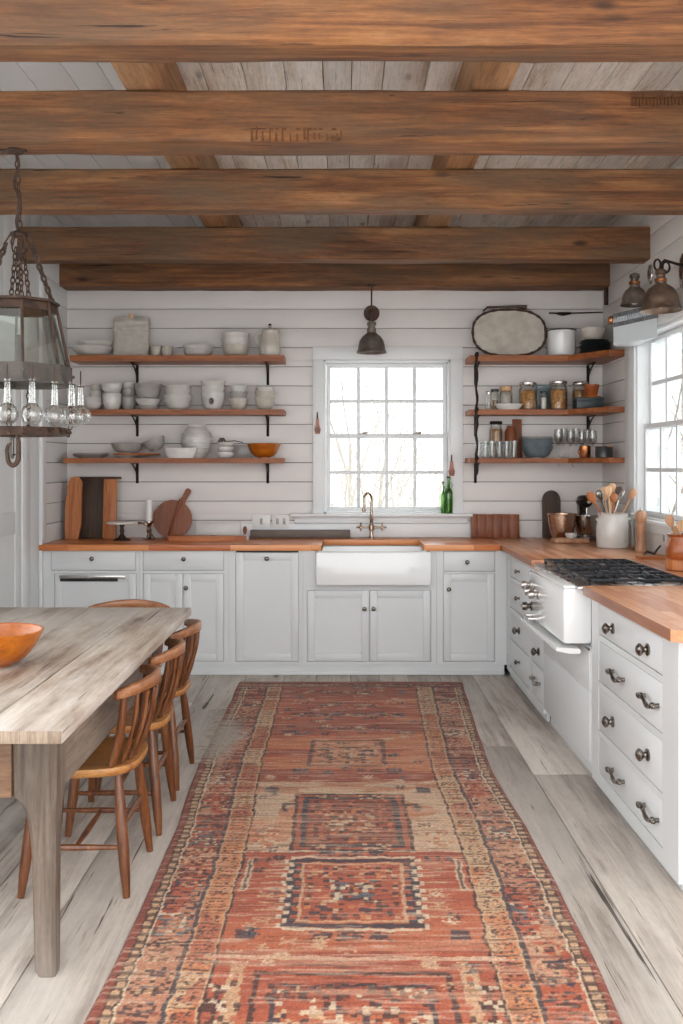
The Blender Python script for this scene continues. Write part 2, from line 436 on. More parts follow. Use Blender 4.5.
# left wall: shiplap beside the counter, then upright boards
LW = [(1.3, 4.3, .45, 2.6)]  # unseen opening, added to let daylight onto table and ceiling
mb = MB()
strips(mb, 6.50, WY, [], lambda m, p0, p1, q0, q1: m.box(WX0-.018, p0, q0, WX0, p1, q1, .0012), zoff=.012, seed=13)
y = 1.0; rr = random.Random(4)
while y < 6.44:
    w = min(.17, 6.46-y); mb.rnd = rr.random()
    if w > .02:
        for q0, q1 in ([(0, .45), (2.6, CZ)] if 1.3 < y+w/2 < 4.3 else [(0, CZ)]):
            mb.box(WX0-.018, y+.0015, q0, WX0, y+w-.0015, q1, .002)
    y += .17
mb.mi = 1; backing(mb, 1.0, WY+.15, LW, lambda m, p0, p1, q0, q1: m.box(WX0-.2, p0, q0, WX0-.018, p1, q1))
struct('wall_left', mb, [M['leftwall'], M['gap']])
mb = MB(); mb.box(WX0, 6.43, .92, WX0+.025, 6.52, 2.73, .004); mb.box(WX0, 6.43, 0, WX0+.022, 6.455, .92, .004)
struct('trim_1', mb, M['trimw'])
mb = MB(); mb.box(WX0+.0, 6.02, 0, WX0+.03, 6.13, 2.30, .005); mb.box(WX0, 5.02, 2.30, WX0+.03, 6.13, 2.41, .005); mb.box(WX0, 4.95, 0, WX0+.03, 5.06, 2.30, .005)
struct('trim_2', mb, M['trimw'])
# panelled door on the left wall
mb = MB(); mb.box(WX0, 5.065, .01, WX0+.012, 6.015, 2.295)
for a, b in ((5.065, 5.17), (5.91, 6.015), (5.50, 5.58)): mb.box(WX0+.012, a, .01, WX0+.022, b, 2.295, .003)
for a, b in ((.01, .22), (1.0, 1.14), (2.17, 2.295)): mb.box(WX0+.0121, 5.17, a, WX0+.0215, 5.91, b, .003)
d = struct('door_1', mb, M['leftwall'])
mb = MB(); mb.box(WX0+.022, 5.83, 1.47, WX0+.032, 5.86, 1.62, .003); mb.tube([(WX0+.03, 5.845, 1.60), (WX0+.06, 5.845, 1.595), (WX0+.06, 5.845, 1.50), (WX0+.03, 5.845, 1.49)], .006)
mk('door_handle', mb, M['pewter'], d)

# ------------------------------------------------------------------ windows
def win(name, A, B, z0, z1, fn, nx, rows, mid, casing, sill, handles=()):
    """fn(u,d,z) -> world; u along wall, d into the room(-)/out(+)"""
    def bx(m, u0, u1, d0, d1, q0, q1, bev=.003):
        p = fn(u0, d0, q0); q = fn(u1, d1, q1); m.box(p[0], p[1], p[2], q[0], q[1], q[2], bev)
    root = MB(); D = .16 if name == 'window_1' else .205
    for u0, u1 in ((A, A+.018), (B-.018, B)): bx(root, u0, u1, -.004, D, z0, z1)
    bx(root, A, B, -.004, D, z1-.018, z1); bx(root, A, B, -.004, D, z0, z0+.018)
    r = struct(name, root, M['trimw'])
    a, b, q0, q1 = A+.02, B-.02, z0+.02, z1-.02
    lo = MB(); hi = MB(); st = .032
    def sash(m, c0, c1, dd, nr):
        for u0, u1 in ((a, a+st), (b-st, b)): bx(m, u0, u1, dd, dd+.03, c0, c1)
        bx(m, a+st, b-st, dd+.001, dd+.029, c0, c0+st); bx(m, a+st, b-st, dd+.001, dd+.029, c1-st, c1)
        for i in range(1, nx):
            u = a+st+(b-a-2*st)*i/nx; bx(m, u-.013, u+.013, dd+.004, dd+.026, c0+st, c1-st, .002)
        for j in range(1, nr):
            q = c0+st+(c1-c0-2*st)*j/nr; bx(m, a+st, b-st, dd+.006, dd+.024, q-.013, q+.013, .002)
    sash(hi, mid-.018, q1, .075, rows); sash(lo, q0, mid+.018, .04, rows)
    mk('upper_sash', hi, M['trimw'], r); mk('lower_sash', lo, M['trimw'], r)
    g = MB(); bx(g, a+st, b-st, .089, .092, mid, q1-.01, 0); bx(g, a+st, b-st, .054, .057, q0+.01, mid, 0)
    mk('glass_pane', g, M['glass'], r, smooth=False)
    c = MB()
    for u0, u1, c0, c1 in casing: bx(c, u0, u1, -.02, -.0005, c0, c1, .003)
    mk('window_casing', c, M['trimw'], r)
    s = MB(); bx(s, sill[0], sill[1], -sill[2], .03, z0-.016, z0+.006, .005); bx(s, sill[0]+.03, sill[1]-.03, -.018, -.0005, z0-.07, z0-.017, .003)
    mk('window_sill', s, M['trimw'], r)
    for u in handles:
        h = MB(); bx(h, u-.03, u+.03, .028, .045, mid+.014, mid+.022, .002)
        bx(h, u-.01, u+.035, .022, .034, mid+.02, mid+.034, .003); mk('sash_latch', h, M['pewter'], r)
    return r
win('window_1', BW[0], BW[1], BW[2], BW[3], lambda u, d, z: (u, WY+d, z), 4, 2, 1.647,
    [(-.215, BW[0]+.002, 1.07, 2.217), (BW[1]-.002, .905, 1.07, 2.217), (-.215, .905, 2.2175, 2.312)], (-.38, .97, .085), handles=(.165, .565))
# raised inner bead of the sink window
for i, (A, B, z0, z1) in enumerate(RW):  # the nearer of the two is out of view, added for its light
    win('window_%d' % (i+2), A, B, z0, z1, lambda u, d, z: (WX1+d, u, z), 4 if i == 0 else 6, 2, 1.68,
        [(A-.2, A+.002, z0+.005, z1+.002), (B-.002, B+.21, z0+.005, z1+.002), (A-.2, B+.21, z1+.003, z1+.10)], (A-.22, B+.22, .05))
A, B, z0, z1 = LW[0]  # added left window, out of view, there to light the table
win('window_4', A, B, z0, z1, lambda u, d, z: (WX0-d, u, z), 8, 2, 1.7,
    [(A-.12, A+.002, z0+.005, z1+.002), (B-.002, B+.12, z0+.005, z1+.002), (A-.12, B+.12, z1+.003, z1+.10)], (A-.14, B+.14, .05))

# smooth splash boards behind the tap
mb = MB(); mb.box(-.86, WY-.012, .892, 1.0, WY-.0008, .99, .002)
struct('trim_3', mb, M['trimw'])

# ------------------------------------------------------------------ beams
def beam(x0, x1, y0, y1, z0, z1, seed, mat, label):
    rr = random.Random(seed); m = MB(); n = 60; vs = []; fs = []
    for i in range(n+1):
        x = x0+(x1-x0)*i/n
        w = lambda k: .006*mnoise.noise(Vector((x*2.2+k*9.1, seed*3.7, k))) + .003*mnoise.noise(Vector((x*9+k, seed, k*2)))
        c = .012
        P = [(y0+c,z0),(y1-c,z0),(y1,z0+c),(y1,z1-c),(y1-c,z1),(y0+c,z1),(y0,z1-c),(y0,z0+c)]
        for k, (a, b) in enumerate(P): vs.append((x-x0, a-y0+w(k), b-z0+w(k+8)*.8))
    for i in range(n):
        for k in range(8):
            k2 = (k+1) % 8; fs.append((i*8+k, i*8+k2, (i+1)*8+k2, (i+1)*8+k))
    fs += [tuple(range(8))[::-1], tuple(n*8+k for k in range(8))]
    m.add(vs, fs)
    o = mk('ceiling_beam', m, mat, None, (x0, y0, z0), ang=30)
    return tag(o, label, 'beam', None)
BT = [
 (WX0, WX1, 2.93, 3.075, 2.73, 2.937, 1, M['beam_warm'], 'rough orange-brown ceiling beam nearest the viewer, topmost in the photo, with a long crack'),
 (WX0, WX1, 3.81, 4.00, 2.73, 2.937, 2, M['beam_warm'], 'second ceiling beam from the viewer, brown with ink stamp marks, carrying the lantern chandelier'),
 (WX0, WX1, 4.82, 4.95, 2.73, 2.937, 3, M['beam'], 'third ceiling beam from the viewer, grey-brown with a large round knot at left'),
 (WX0, WX1, 6.00, 6.15, 2.73, 2.937, 4, M['beam'], 'fourth ceiling beam from the viewer, dark weathered, ending at the wall by the sconces'),
 (WX0, WX1, 6.90, 7.098, 2.73, 2.90, 5, M['beam_warm'], 'farthest reddish ceiling beam lying flat against the back wall'),
]
for b in BT: beam(*b)
# ink and saw marks on the face of the second beam
b2 = [o for o in bpy.data.objects if o.get('label', '').startswith('second ceiling beam')][0]
def marks(strokes, mat):
    m = MB()
    for x, z, w, h in strokes: m.box(x-b2.location.x, -.0065, z-2.73, x+w-b2.location.x, .01, z+h-2.73)
    o = mk('ink_mark', m, mat, b2, smooth=False); o['kind'] = 'stuff'; o['label'] = 'dark blurred stamp strokes on the beam face'
rr = random.Random(4); st = []
for i in range(15): st.append((1.165+i*.0145, px(0, 107-rr.uniform(0,3), 3.81)[2], .004, rr.uniform(.025, .045)))
st.append((1.165, px(0, 98, 3.81)[2], .21, .003))
x = (245-341.5)*3.81/F
for i in range(16):
    x += rr.uniform(.014, .034); st.append((x, px(0, 141-rr.uniform(0,2), 3.81)[2], rr.uniform(.004,.008), rr.uniform(.02, .055)))
    if rr.random() < .5: st.append((x, px(0, 130, 3.81)[2], rr.uniform(.012,.02), .007))
marks(st, paint('faded ink', '#6a4226', .9))
for (x0, x1, lab) in ((.53, .675, 'brown rafter running over the beams on the right side of the ceiling'), (-.87, -.725, 'brown rafter running over the beams on the left side of the ceiling')):
    m = MB(); m.box(0, 0, 0, x1-x0, 4.4, .257, .006)
    o = mk('ceiling_rafter', m, M['rafter'], None, (x0, 2.68, 2.941)); tag(o, lab, 'rafter')
m = MB(); m.box(1.921, 6.935, 2.60, 1.9495, 6.96, 2.729, .004)
tag(mk('wall_strap', m, M['rust'], None), 'dark iron strap on the right wall under the end of the far beam', 'bracket')

# ------------------------------------------------------------------ outdoors
m = MB(); m.box(-60, -30, -.6, 60, 70, -.4)
tag(mk('winter_ground', m, M['snow']), None, None, kind='structure')
def tree_mesh(seed):
    rr = random.Random(seed); m = MB()
    def grow(p, d, L, r, lv):
        n = 5; pts = [p]; q = p.copy(); dd = d.copy()
        for i in range(n):
            dd = (dd+Vector((rr.uniform(-1,1), rr.uniform(-1,1), rr.uniform(-.3,.6)))*.16).normalized(); q = q+dd*L/n; pts.append(q.copy())
        rs = [r*(1-.45*i/n) for i in range(n+1)]
        m.tube(pts, rs, 5 if lv < 2 else 3, cap=False)
        if lv >= 5 or (lv == 4 and rr.random() < .35): return
        k = 5 if lv == 0 else 3
        for i in range(k):
            t = rr.uniform(.35, 1) if i else 1
            b = pts[min(n, max(1, int(t*n)))]
            a = rr.uniform(0, 2*PI); s = rr.uniform(.35, .8)
            nd = (dd+Vector((math.cos(a), math.sin(a), rr.uniform(0,.5)))*s).normalized()
            grow(b, nd, L*rr.uniform(.55, .78), rs[min(n, int(t*n))]*.62, lv+1)
    grow(Vector((0,0,0)), Vector((0,0,1)), 1.75, .036, 0)
    return m
TL = 'bare leafless tree standing outdoors beyond the windows'
tr = [tag(mk('bare_tree', tree_mesh(20+i), M['bark'], None, (0,0,-.42)), TL, 'tree', 'bare trees outdoors') for i in range(4)]
spots = [(.1, 11.5), (.55, 12.6), (1.15, 13.4), (.0, 14.2), (1.0, 15.2), (.45, 16.4), (1.7, 17.2), (.1, 18.3), (1.2, 19.5), (2.1, 21), (.6, 22.5), (1.6, 24.5), (-.6, 20), (2.6, 18.6),
         (5.2, 13.0), (4.6, 15.4), (6.4, 17), (5.6, 19.5), (7.6, 16), (8.6, 20), (4.2, 11.6), (-1.6, 16)]
rr = random.Random(8)
for i, (x, y) in enumerate(spots):
    o = tr[i] if i < 4 else tr[i % 4].copy()
    if i >= 4: COL.objects.link(o)
    o.location = (x, y, -.42); o.rotation_euler = (0, 0, rr.uniform(0, 6)); s = rr.uniform(.85, 1.25); o.scale = (s, s, s)

# ------------------------------------------------------------------ rug
def rug():
    W0, W1, Y0, Y1 = -.662, .715, 1.9, 6.24
    nx, ny = 300, 880
    X = np.linspace(W0, W1, nx); Y = np.linspace(Y0, Y1, ny)
    XX, YY = np.meshgrid(X, Y)
    rs = np.random.RandomState(5)
    def vnoise(sx, sy, seed, oct=4):
        r = np.random.RandomState(seed); out = np.zeros_like(XX); amp = 1; tot = 0
        for o in range(oct):
            gx = int((W1-W0)*sx*2**o)+4; gy = int((Y1-Y0)*sy*2**o)+4
            g = r.rand(gy, gx)
            fx = (XX-W0)*sx*2**o; fy = (YY-Y0)*sy*2**o
            ix = np.clip(fx.astype(int), 0, gx-2); iy = np.clip(fy.astype(int), 0, gy-2); tx = fx-ix; ty = fy-iy
            tx = tx*tx*(3-2*tx); ty = ty*ty*(3-2*ty)
            v = g[iy,ix]*(1-tx)*(1-ty)+g[iy,ix+1]*tx*(1-ty)+g[iy+1,ix]*(1-tx)*ty+g[iy+1,ix+1]*tx*ty
            out += amp*v; tot += amp; amp *= .55
        return out/tot
    C = lambda h: np.array(hx(h)[:3])
    RUST, DRUST, ORG, PINK, BEI, NAVY, TEAL, BRN, CREAM = map(C, ('#ab4f2a', '#84391f', '#c4753f', '#bd8a68', '#c49c72', '#2b2d38', '#4b5a63', '#3a211b', '#cdb898'))
    xc = .028; hw = .69
    # wavy hand-knotted coordinates
    wx = (vnoise(.8, 1.2, 31, 3)-.5)*.035; wy = (vnoise(1.5, 1.5, 32, 3)-.5)*.05
    jx = (vnoise(26, 26, 33, 2)-.5)*.016; jy = (vnoise(26, 26, 34, 2)-.5)*.018
    U = XX-xc+wx+jx; V = YY+wy+jy; A = np.abs(U)
    img = np.zeros(XX.shape+(3,)); img[:] = RUST
    def paintm(mask, c, a=1.0):
        img[mask] = img[mask]*(1-a)+c*a
    field = A < .405
    # field tone changes in bands (abrash)
    ab = vnoise(.7, 5, 41, 4)
    paintm(field & (ab > .54), ORG, .75); paintm(field & (ab < .42), DRUST, .55)
    def glyph(cx, cy, w, h, n, m, seed, cols, dens=.5, ysym=True):
        r = np.random.RandomState(seed)
        g = r.rand(m, (n+1)//2) < dens; g = np.concatenate([g, g[:, :n//2][:, ::-1]], 1)
        if ysym: g[m-m//2:] = g[:m//2][::-1]
        ci = r.randint(0, len(cols), g.shape); 
        gx = ((U-cx)/w+.5)*n; gy = ((V-cy)/h+.5)*m
        ok = (gx >= 0) & (gx < n) & (gy >= 0) & (gy < m)
        ix = np.clip(gx.astype(int), 0, n-1); iy = np.clip(gy.astype(int), 0, m-1)
        for k, c in enumerate(cols): paintm(ok & g[iy, ix] & (ci[iy, ix] == k), c, .85)
    def rect(cx, cy, w, h, c, a=.9, t=None):
        dx = np.abs(U-cx)/1.0; dy = np.abs(V-cy)
        ins = (dx < w/2) & (dy < h/2)
        if t: ins &= ~((dx < w/2-t) & (dy < h/2-t))
        paintm(ins, c, a)
    # ---- main border
    paintm((A >= .50) & (A < .63), RUST, 1)
    bn = vnoise(3, 2.5, 44, 3); paintm((A >= .50) & (bn > .56), PINK, .6); paintm((A >= .5) & (bn < .42), DRUST, .6)
    k = 0; y = Y0+.05
    while y < Y1-.1:
        for s in (-1, 1):
            cols = [[NAVY, BEI, BRN], [BEI, BRN, PINK], [TEAL, BRN, CREAM], [BRN, NAVY, DRUST]][k % 4]
            glyph(s*.567, y+.03*s, .115, .15, 9, 11, 100+(k//2) % 9, cols, .50)
        y += .17; k += 1
    # ---- minor border: beige-orange with dark florets
    mbd = (A >= .405) & (A < .50); paintm(mbd, BEI, 1); paintm(mbd & (vnoise(4, 3, 45, 3) > .46), ORG, .85); paintm(mbd & (vnoise(3, 6, 48, 3) > .58), RUST, .7); 
    y = Y0; k = 0
    while y < Y1:
        for s in (-1, 1): glyph(s*.452, y, .062, .062, 7, 7, 200+k % 5, [BRN, NAVY, RUST], .55); rect(s*.452, y+.045, .085, .008, BRN, .8)
        y += .09; k += 1
    # ---- stripes
    for a0, a1, c in ((.398, .407, BRN), (.407, .412, BEI), (.487, .492, BEI), (.492, .506, NAVY), (.625, .632, CREAM), (.632, .639, BRN), (.662, .669, BRN)):
        paintm((A >= a0) & (A < a1), c, .9)
    gd = (A >= .639) & (A < .662); paintm(gd, BEI, .9); paintm(gd & (np.floor(V/.022).astype(int) % 2 == 0), BRN, .8)
    paintm(A >= .669, C('#8a3b24'), 1)
    # ---- field cells  (far end first)
    inn = A < .398
    def cell(y0, y1, base, ba): paintm(inn & (V > y0) & (V <= y1), base, ba)
    def hline(y, c=BEI, t=.012): paintm((A < .44) & (np.abs(V-y) < t/2), c, .85)
    # cell A  Y 4.26..6.1
    yy = [(5.95, .30, .07), (5.62, .34, .12), (5.40, .62, .09), (5.12, .3, .05)]
    for i, (y, w, h) in enumerate(yy): glyph(0, y, w, h, 27, 7, 300+i, [NAVY, BRN, TEAL, BEI], .5)
    for s in (-1, 1):
        glyph(s*.27, 5.7, .12, .12, 9, 9, 310, [BRN, BEI, NAVY], .5); glyph(s*.30, 5.05, .10, .06, 9, 5, 311, [NAVY, TEAL, BRN], .5)
        glyph(s*.22, 4.42, .07, .08, 5, 5, 312, [NAVY, TEAL], .8)
    rect(0, 4.70, .38, .42, NAVY, .75, .022); rect(0, 4.70, .32, .34, PINK, .45); glyph(0, 4.70, .30, .32, 15, 15, 320, [BEI, BRN, ORG, NAVY], .45)
    # cell B  3.45..4.26 beige ground with dark medallion
    hline(4.26)
    lig = vnoise(1.4, 4, 46, 4)
    cell(3.50, 4.25, BEI, .45); paintm(inn & (V > 3.5) & (V < 4.25) & (lig > .5), C('#c9774a'), .7); paintm(inn & (V > 3.5) & (V < 4.25) & (lig < .42), CREAM, .55)
    rect(0, 3.80, .47, .62, BRN, .95); rect(0, 3.80, .44, .585, RUST, .9, .02); rect(0, 3.80, .40, .54, NAVY, .9, .022); rect(0, 3.80, .35, .49, DRUST, 1)
    glyph(0, 3.80, .33, .46, 19, 23, 330, [BRN, RUST, ORG, DRUST], .6); glyph(0, 3.80, .20, .22, 11, 11, 331, [BEI, CREAM, BRN, RUST], .6)
    glyph(0, 4.07, .30, .05, 17, 3, 336, [BEI, NAVY], .5); glyph(0, 3.53, .30, .05, 17, 3, 336, [BEI, NAVY], .5)
    for s in (-1, 1):
        rect(s*.255, 3.98, .05, .03, BRN, .9); rect(s*.275, 3.94, .018, .09, NAVY, .9); rect(s*.33, 4.16, .06, .06, NAVY, .85); glyph(s*.33, 3.62, .09, .2, 7, 11, 333, [CREAM, ORG, RUST], .4)
    # cell C  2.74..3.47 red ground, hooked navy medallion
    cell(2.75, 3.49, RUST, .7); paintm(inn & (V > 2.75) & (V < 3.49) & (vnoise(2, 5, 47, 3) > .55), C('#9c4426'), .8)
    hline(3.49, CREAM, .010)
    for s in (-1, 1):
        for i in range(9): rect(s*.265, 2.98+i*.05, .08+.03*(i % 2), .012, BEI, .65)
        rect(s*.372, 3.3, .025, .26, CREAM, .7); rect(s*.372, 3.3, .010, .24, BRN, .8)
        rect(s*.33, 2.87, .06, .055, NAVY, .85)
    st = (np.floor(V/.03).astype(int) % 2)*.02
    dx = np.abs(U); dy = np.abs(V-3.17)
    ring = lambda w, h, t, st: ((dx < w+st) & (dy < h)) & ~((dx < w+st-t) & (dy < h-t))
    paintm(ring(.225, .275, .016, st), CREAM, .9); paintm(ring(.208, .255, .028, st), NAVY, .92); paintm(ring(.178, .22, .012, 0*st), BEI, .8)
    glyph(0, 3.17, .31, .40, 17, 21, 340, [BRN, NAVY, BEI, DRUST, ORG], .45); glyph(0, 3.17, .15, .17, 9, 9, 341, [CREAM, TEAL, BRN], .6)
    for s in (-1, 1): glyph(0, 3.17+s*.305, .26, .05, 15, 5, 342, [BRN, NAVY], .5); glyph(s*.31, 3.42, .1, .05, 7, 5, 343, [BRN, TEAL], .5)
    # cell D  nearest
    hline(2.74, C('#c9a080'), .022); rect(0, 2.71, .84, .012, BRN, .7)
    cell(1.9, 2.73, C('#a84c28'), .6)
    for s in (-1, 1): rect(s*.33, 2.33, .045, .72, BEI, .8); glyph(s*.33, 2.33, .05, .7, 3, 25, 350, [BRN, RUST], .35); glyph(s*.37, 2.5, .06, .2, 5, 11, 351, [BRN, CREAM], .5)
    rect(0, 2.30, .56, .74, BRN, .9, .016); rect(0, 2.30, .52, .70, C('#a84c28'), .9, .03); rect(0, 2.30, .45, .62, NAVY, .9, .014)
    glyph(0, 2.30, .42, .60, 23, 31, 352, [BRN, BEI, NAVY, CREAM], .4); glyph(0, 2.57, .48, .08, 25, 5, 353, [BRN, DRUST], .5)
    # scattered small flowers
    for i in range(230):
        gx, gy = rs.uniform(-.37, .37), rs.uniform(1.9, 6.1)
        if abs(gx) < .27 and (2.9 < gy < 4.15 or gy < 2.7): continue
        glyph(gx, gy, .05, .045, 5, 5, 400+i % 12, [[BRN, NAVY], [BEI, CREAM], [TEAL, BRN], [PINK, BEI]][i % 4], .55)
    for s in (-1, 1):
        for i in range(24): rect(s*rs.uniform(.52, .6), rs.uniform(1.95, 6.1), rs.uniform(.02, .08), .012, [BRN, NAVY, CREAM][i % 3], .75)
    # end border at the far end
    e = V > 6.08; paintm(e, DRUST, .85); paintm((V > 6.08) & (V < 6.095), NAVY, .9); paintm((V > 6.17) & (V < 6.185), BRN, .9)
    for i in range(16): glyph(-.6+i*.08, 6.13, .055, .06, 5, 5, 500+i % 4, [BEI, BRN, NAVY], .5)
    # wear: weft streaks, faded patches, knots
    st1 = vnoise(3.0, 60, 51, 2); st2 = vnoise(9, 110, 52, 2); pt = vnoise(1.2, 1.6, 53, 4)
    w = np.clip((st1-.5)*3, 0, 1)*np.clip((pt-.38)*5, 0, 1)
    img[:] = img*(1-.5*w[..., None])+C('#c99a7c')*.5*w[..., None]
    w2 = np.clip((st2-.62)*6, 0, 1)*.45; img[:] = img*(1-w2[..., None])+C('#d2b59a')*w2[..., None]
    w3 = np.clip((.36-st2)*6, 0, 1)*.5; img[:] = img*(1-w3[..., None])+C('#3a221c')*w3[..., None]
    kn = rs.rand(*XX.shape); img *= (.78+.44*kn)[..., None]
    lum = img.mean(-1, keepdims=True); img[:] = lum*.08+img*.92
    # frayed pale patch on the left edge
    fr = np.clip(1-np.abs(YY-4.95)/.55, 0, 1)*np.clip((-U-.49)/.12, 0, 1); fr = np.clip(fr*2.2*(st1+.35) - .35, 0, .85)
    img[:] = img*(1-fr[..., None])+C('#a79c90')*fr[..., None]
    zz = .009+.0015*(vnoise(2, 2, 61, 3)-.5)*2+.0015*kn
    ed = np.minimum(np.minimum(XX-W0, W1-XX), Y1-YY); zz *= np.clip(ed/.010, .35, 1)
    wobl = (vnoise(.1, 1.1, 71, 3)-.5)*.05; flare = np.clip((YY-4.2)/2.0, 0, 1)**1.5*.085
    Xo = XX + wobl*(np.abs(U)/.69) + flare*np.clip(U/.69, 0, 1)
    co_ = np.stack([Xo, YY, zz], -1).reshape(-1, 3)
    # skirt to the floor
    idx = np.arange(nx*ny).reshape(ny, nx)
    q = np.stack([idx[:-1,:-1], idx[:-1,1:], idx[1:,1:], idx[1:,:-1]], -1).reshape(-1, 4)
    per = np.concatenate([idx[0,:], idx[1:,-1], idx[-1,-2::-1], idx[-2:0:-1,0]])
    bot = co_[per].copy(); bot[:, 2] = .0008; nb = len(per); off = nx*ny
    j = np.arange(nb); j2 = (j+1) % nb
    sk = np.stack([per[j], off+j, off+j2, per[j2]], -1)
    V_ = np.concatenate([co_, bot]); Q = np.concatenate([q, sk]); Cc = np.concatenate([img.reshape(-1, 3), img.reshape(-1, 3)[per]])
    org = np.array([.03, 4.0, 0]); V_ = V_-org
    me = bpy.data.meshes.new('area_rug'); me.vertices.add(len(V_)); me.vertices.foreach_set('co', V_.astype(np.float32).ravel())
    me.loops.add(len(Q)*4); me.loops.foreach_set('vertex_index', Q.astype(np.int32).ravel())
    me.polygons.add(len(Q)); me.polygons.foreach_set('loop_start', np.arange(0, len(Q)*4, 4, dtype=np.int32)); me.polygons.foreach_set('loop_total', np.full(len(Q), 4, np.int32))
    me.update(calc_edges=True); me.validate()
    ca = me.color_attributes.new('dye', 'FLOAT_COLOR', 'POINT')
    ca.data.foreach_set('color', np.concatenate([np.clip(Cc, 0, 1), np.ones((len(Cc), 1))], 1).astype(np.float32).ravel())
    N = NT('woven wool rug'); at = N.n('ShaderNodeAttribute', attribute_name='dye').outputs['Color']
    c = N.coords(offs=False); f = N.noise(N.map(c, (140, 260, 140)), 1, 3, .6)
    N.l(N.mix(.7, at, N.ramp(f, [(.3, .62), (.65, 1.2)]), 'MULTIPLY'), N.b.inputs['Base Color'])
    N.b.inputs['Roughness'].default_value = .95; N.b.inputs['Specular IOR Level'].default_value = .15; N.b.inputs['Sheen Weight'].default_value = .15
    N.bump(f, .7, .004); me.materials.append(N.mat)
    o = bpy.data.objects.new('area_rug', me); COL.objects.link(o); o.location = org
    tag(o, 'long worn rust-red patterned wool runner rug lying on the grey plank floor', 'rug')
    fm = MB(); rr = random.Random(2)
    for i in range(90):
        y = rr.uniform(4.55, 5.5)-4.0; x = -.675-.03+rr.uniform(-.004, .02); L = rr.uniform(.02, .07)
        fm.tube([(x, y, .008), (x-L*.5, y+rr.uniform(-.01,.01), .006), (x-L, y+rr.uniform(-.02,.02), .003)], .0016, 3)
    f = mk('fringe', fm, paint('pale wool fringe', '#b9aea0', .95, .1), o); f['kind'] = 'stuff'; f['label'] = 'pale frayed threads at the left edge'
rug()
# ------------------------------------------------------------------ hardware
def knob_mb(x, z, y=0, s=1.0):
    m = MB(); m.M = Matrix.Translation((x, y, z)) @ Matrix.Rotation(PI/2, 4, 'X')
    m.lathe([(0,0),(.011*s,0),(.009*s,.004*s),(.0055*s,.007*s),(.0055*s,.014*s),(.012*s,.018*s),(.017*s,.024*s),(.0165*s,.028*s),(.010*s,.034*s),(0,.036*s)], n=18)
    return m
def cone_knob(x, z, y=0):
    m = MB(); m.M = Matrix.Translation((x, y, z)) @ Matrix.Rotation(PI/2, 4, 'X')
    m.lathe([(0,0),(.022,0),(.023,.006),(.012,.011),(.009,.017),(.016,.022),(.0235,.03),(.0235,.036),(.016,.043),(.006,.047),(0,.0475)], n=22)
    return m
def pull_mb(x, z, y=0, w=.12):
    """twisted two-footed pull with ball ends"""
    m = MB()
    for s in (-1, 1):
        m.tube([(x+s*w*.36, y, z), (x+s*w*.36, y-.018, z)], [.009, .007], 10)
        m.ball((x+s*w*.36, y-.022, z), .0125, 12)
        m.lathe([(0,0),(.013,0),(.012,.003),(0,.004)], (0,0,0), 4) if False else None
    pts = [(x+w*(t-.5)*.72, y-.023-.006*math.sin(PI*t), z+.013*math.sin(2*PI*t)) for t in [i/12 for i in range(13)]]
    m.tube(pts, [.0065+.003*abs(math.cos(3*PI*i/12)) for i in range(13)], 8)
    for s in (-1, 1): m.ball((x+s*w*.43, y-.023, z), .0085, 10)
    return m
def slab(x0, x1, z0, z1, shaker, st=.05, top=None):
    m = MB(); g = .0028; x0 += g; x1 -= g; z0 += g; z1 -= g
    if not shaker:
        m.box(x0, .002, z0, x1, .020, z1, .002); return m
    m.box(x0+st-.003, .0105, z0+st-.003, x1-st+.003, .019, z1-st+.003)
    m.box(x0, .002, z0, x0+st, .020, z1, .0018); m.box(x1-st, .002, z0, x1, .020, z1, .0018)
    m.box(x0+st, .0022, z0, x1-st, .020, z0+st, .0018); m.box(x0+st, .0022, z1-st, x1-st, .020, z1, .0018)
    return m
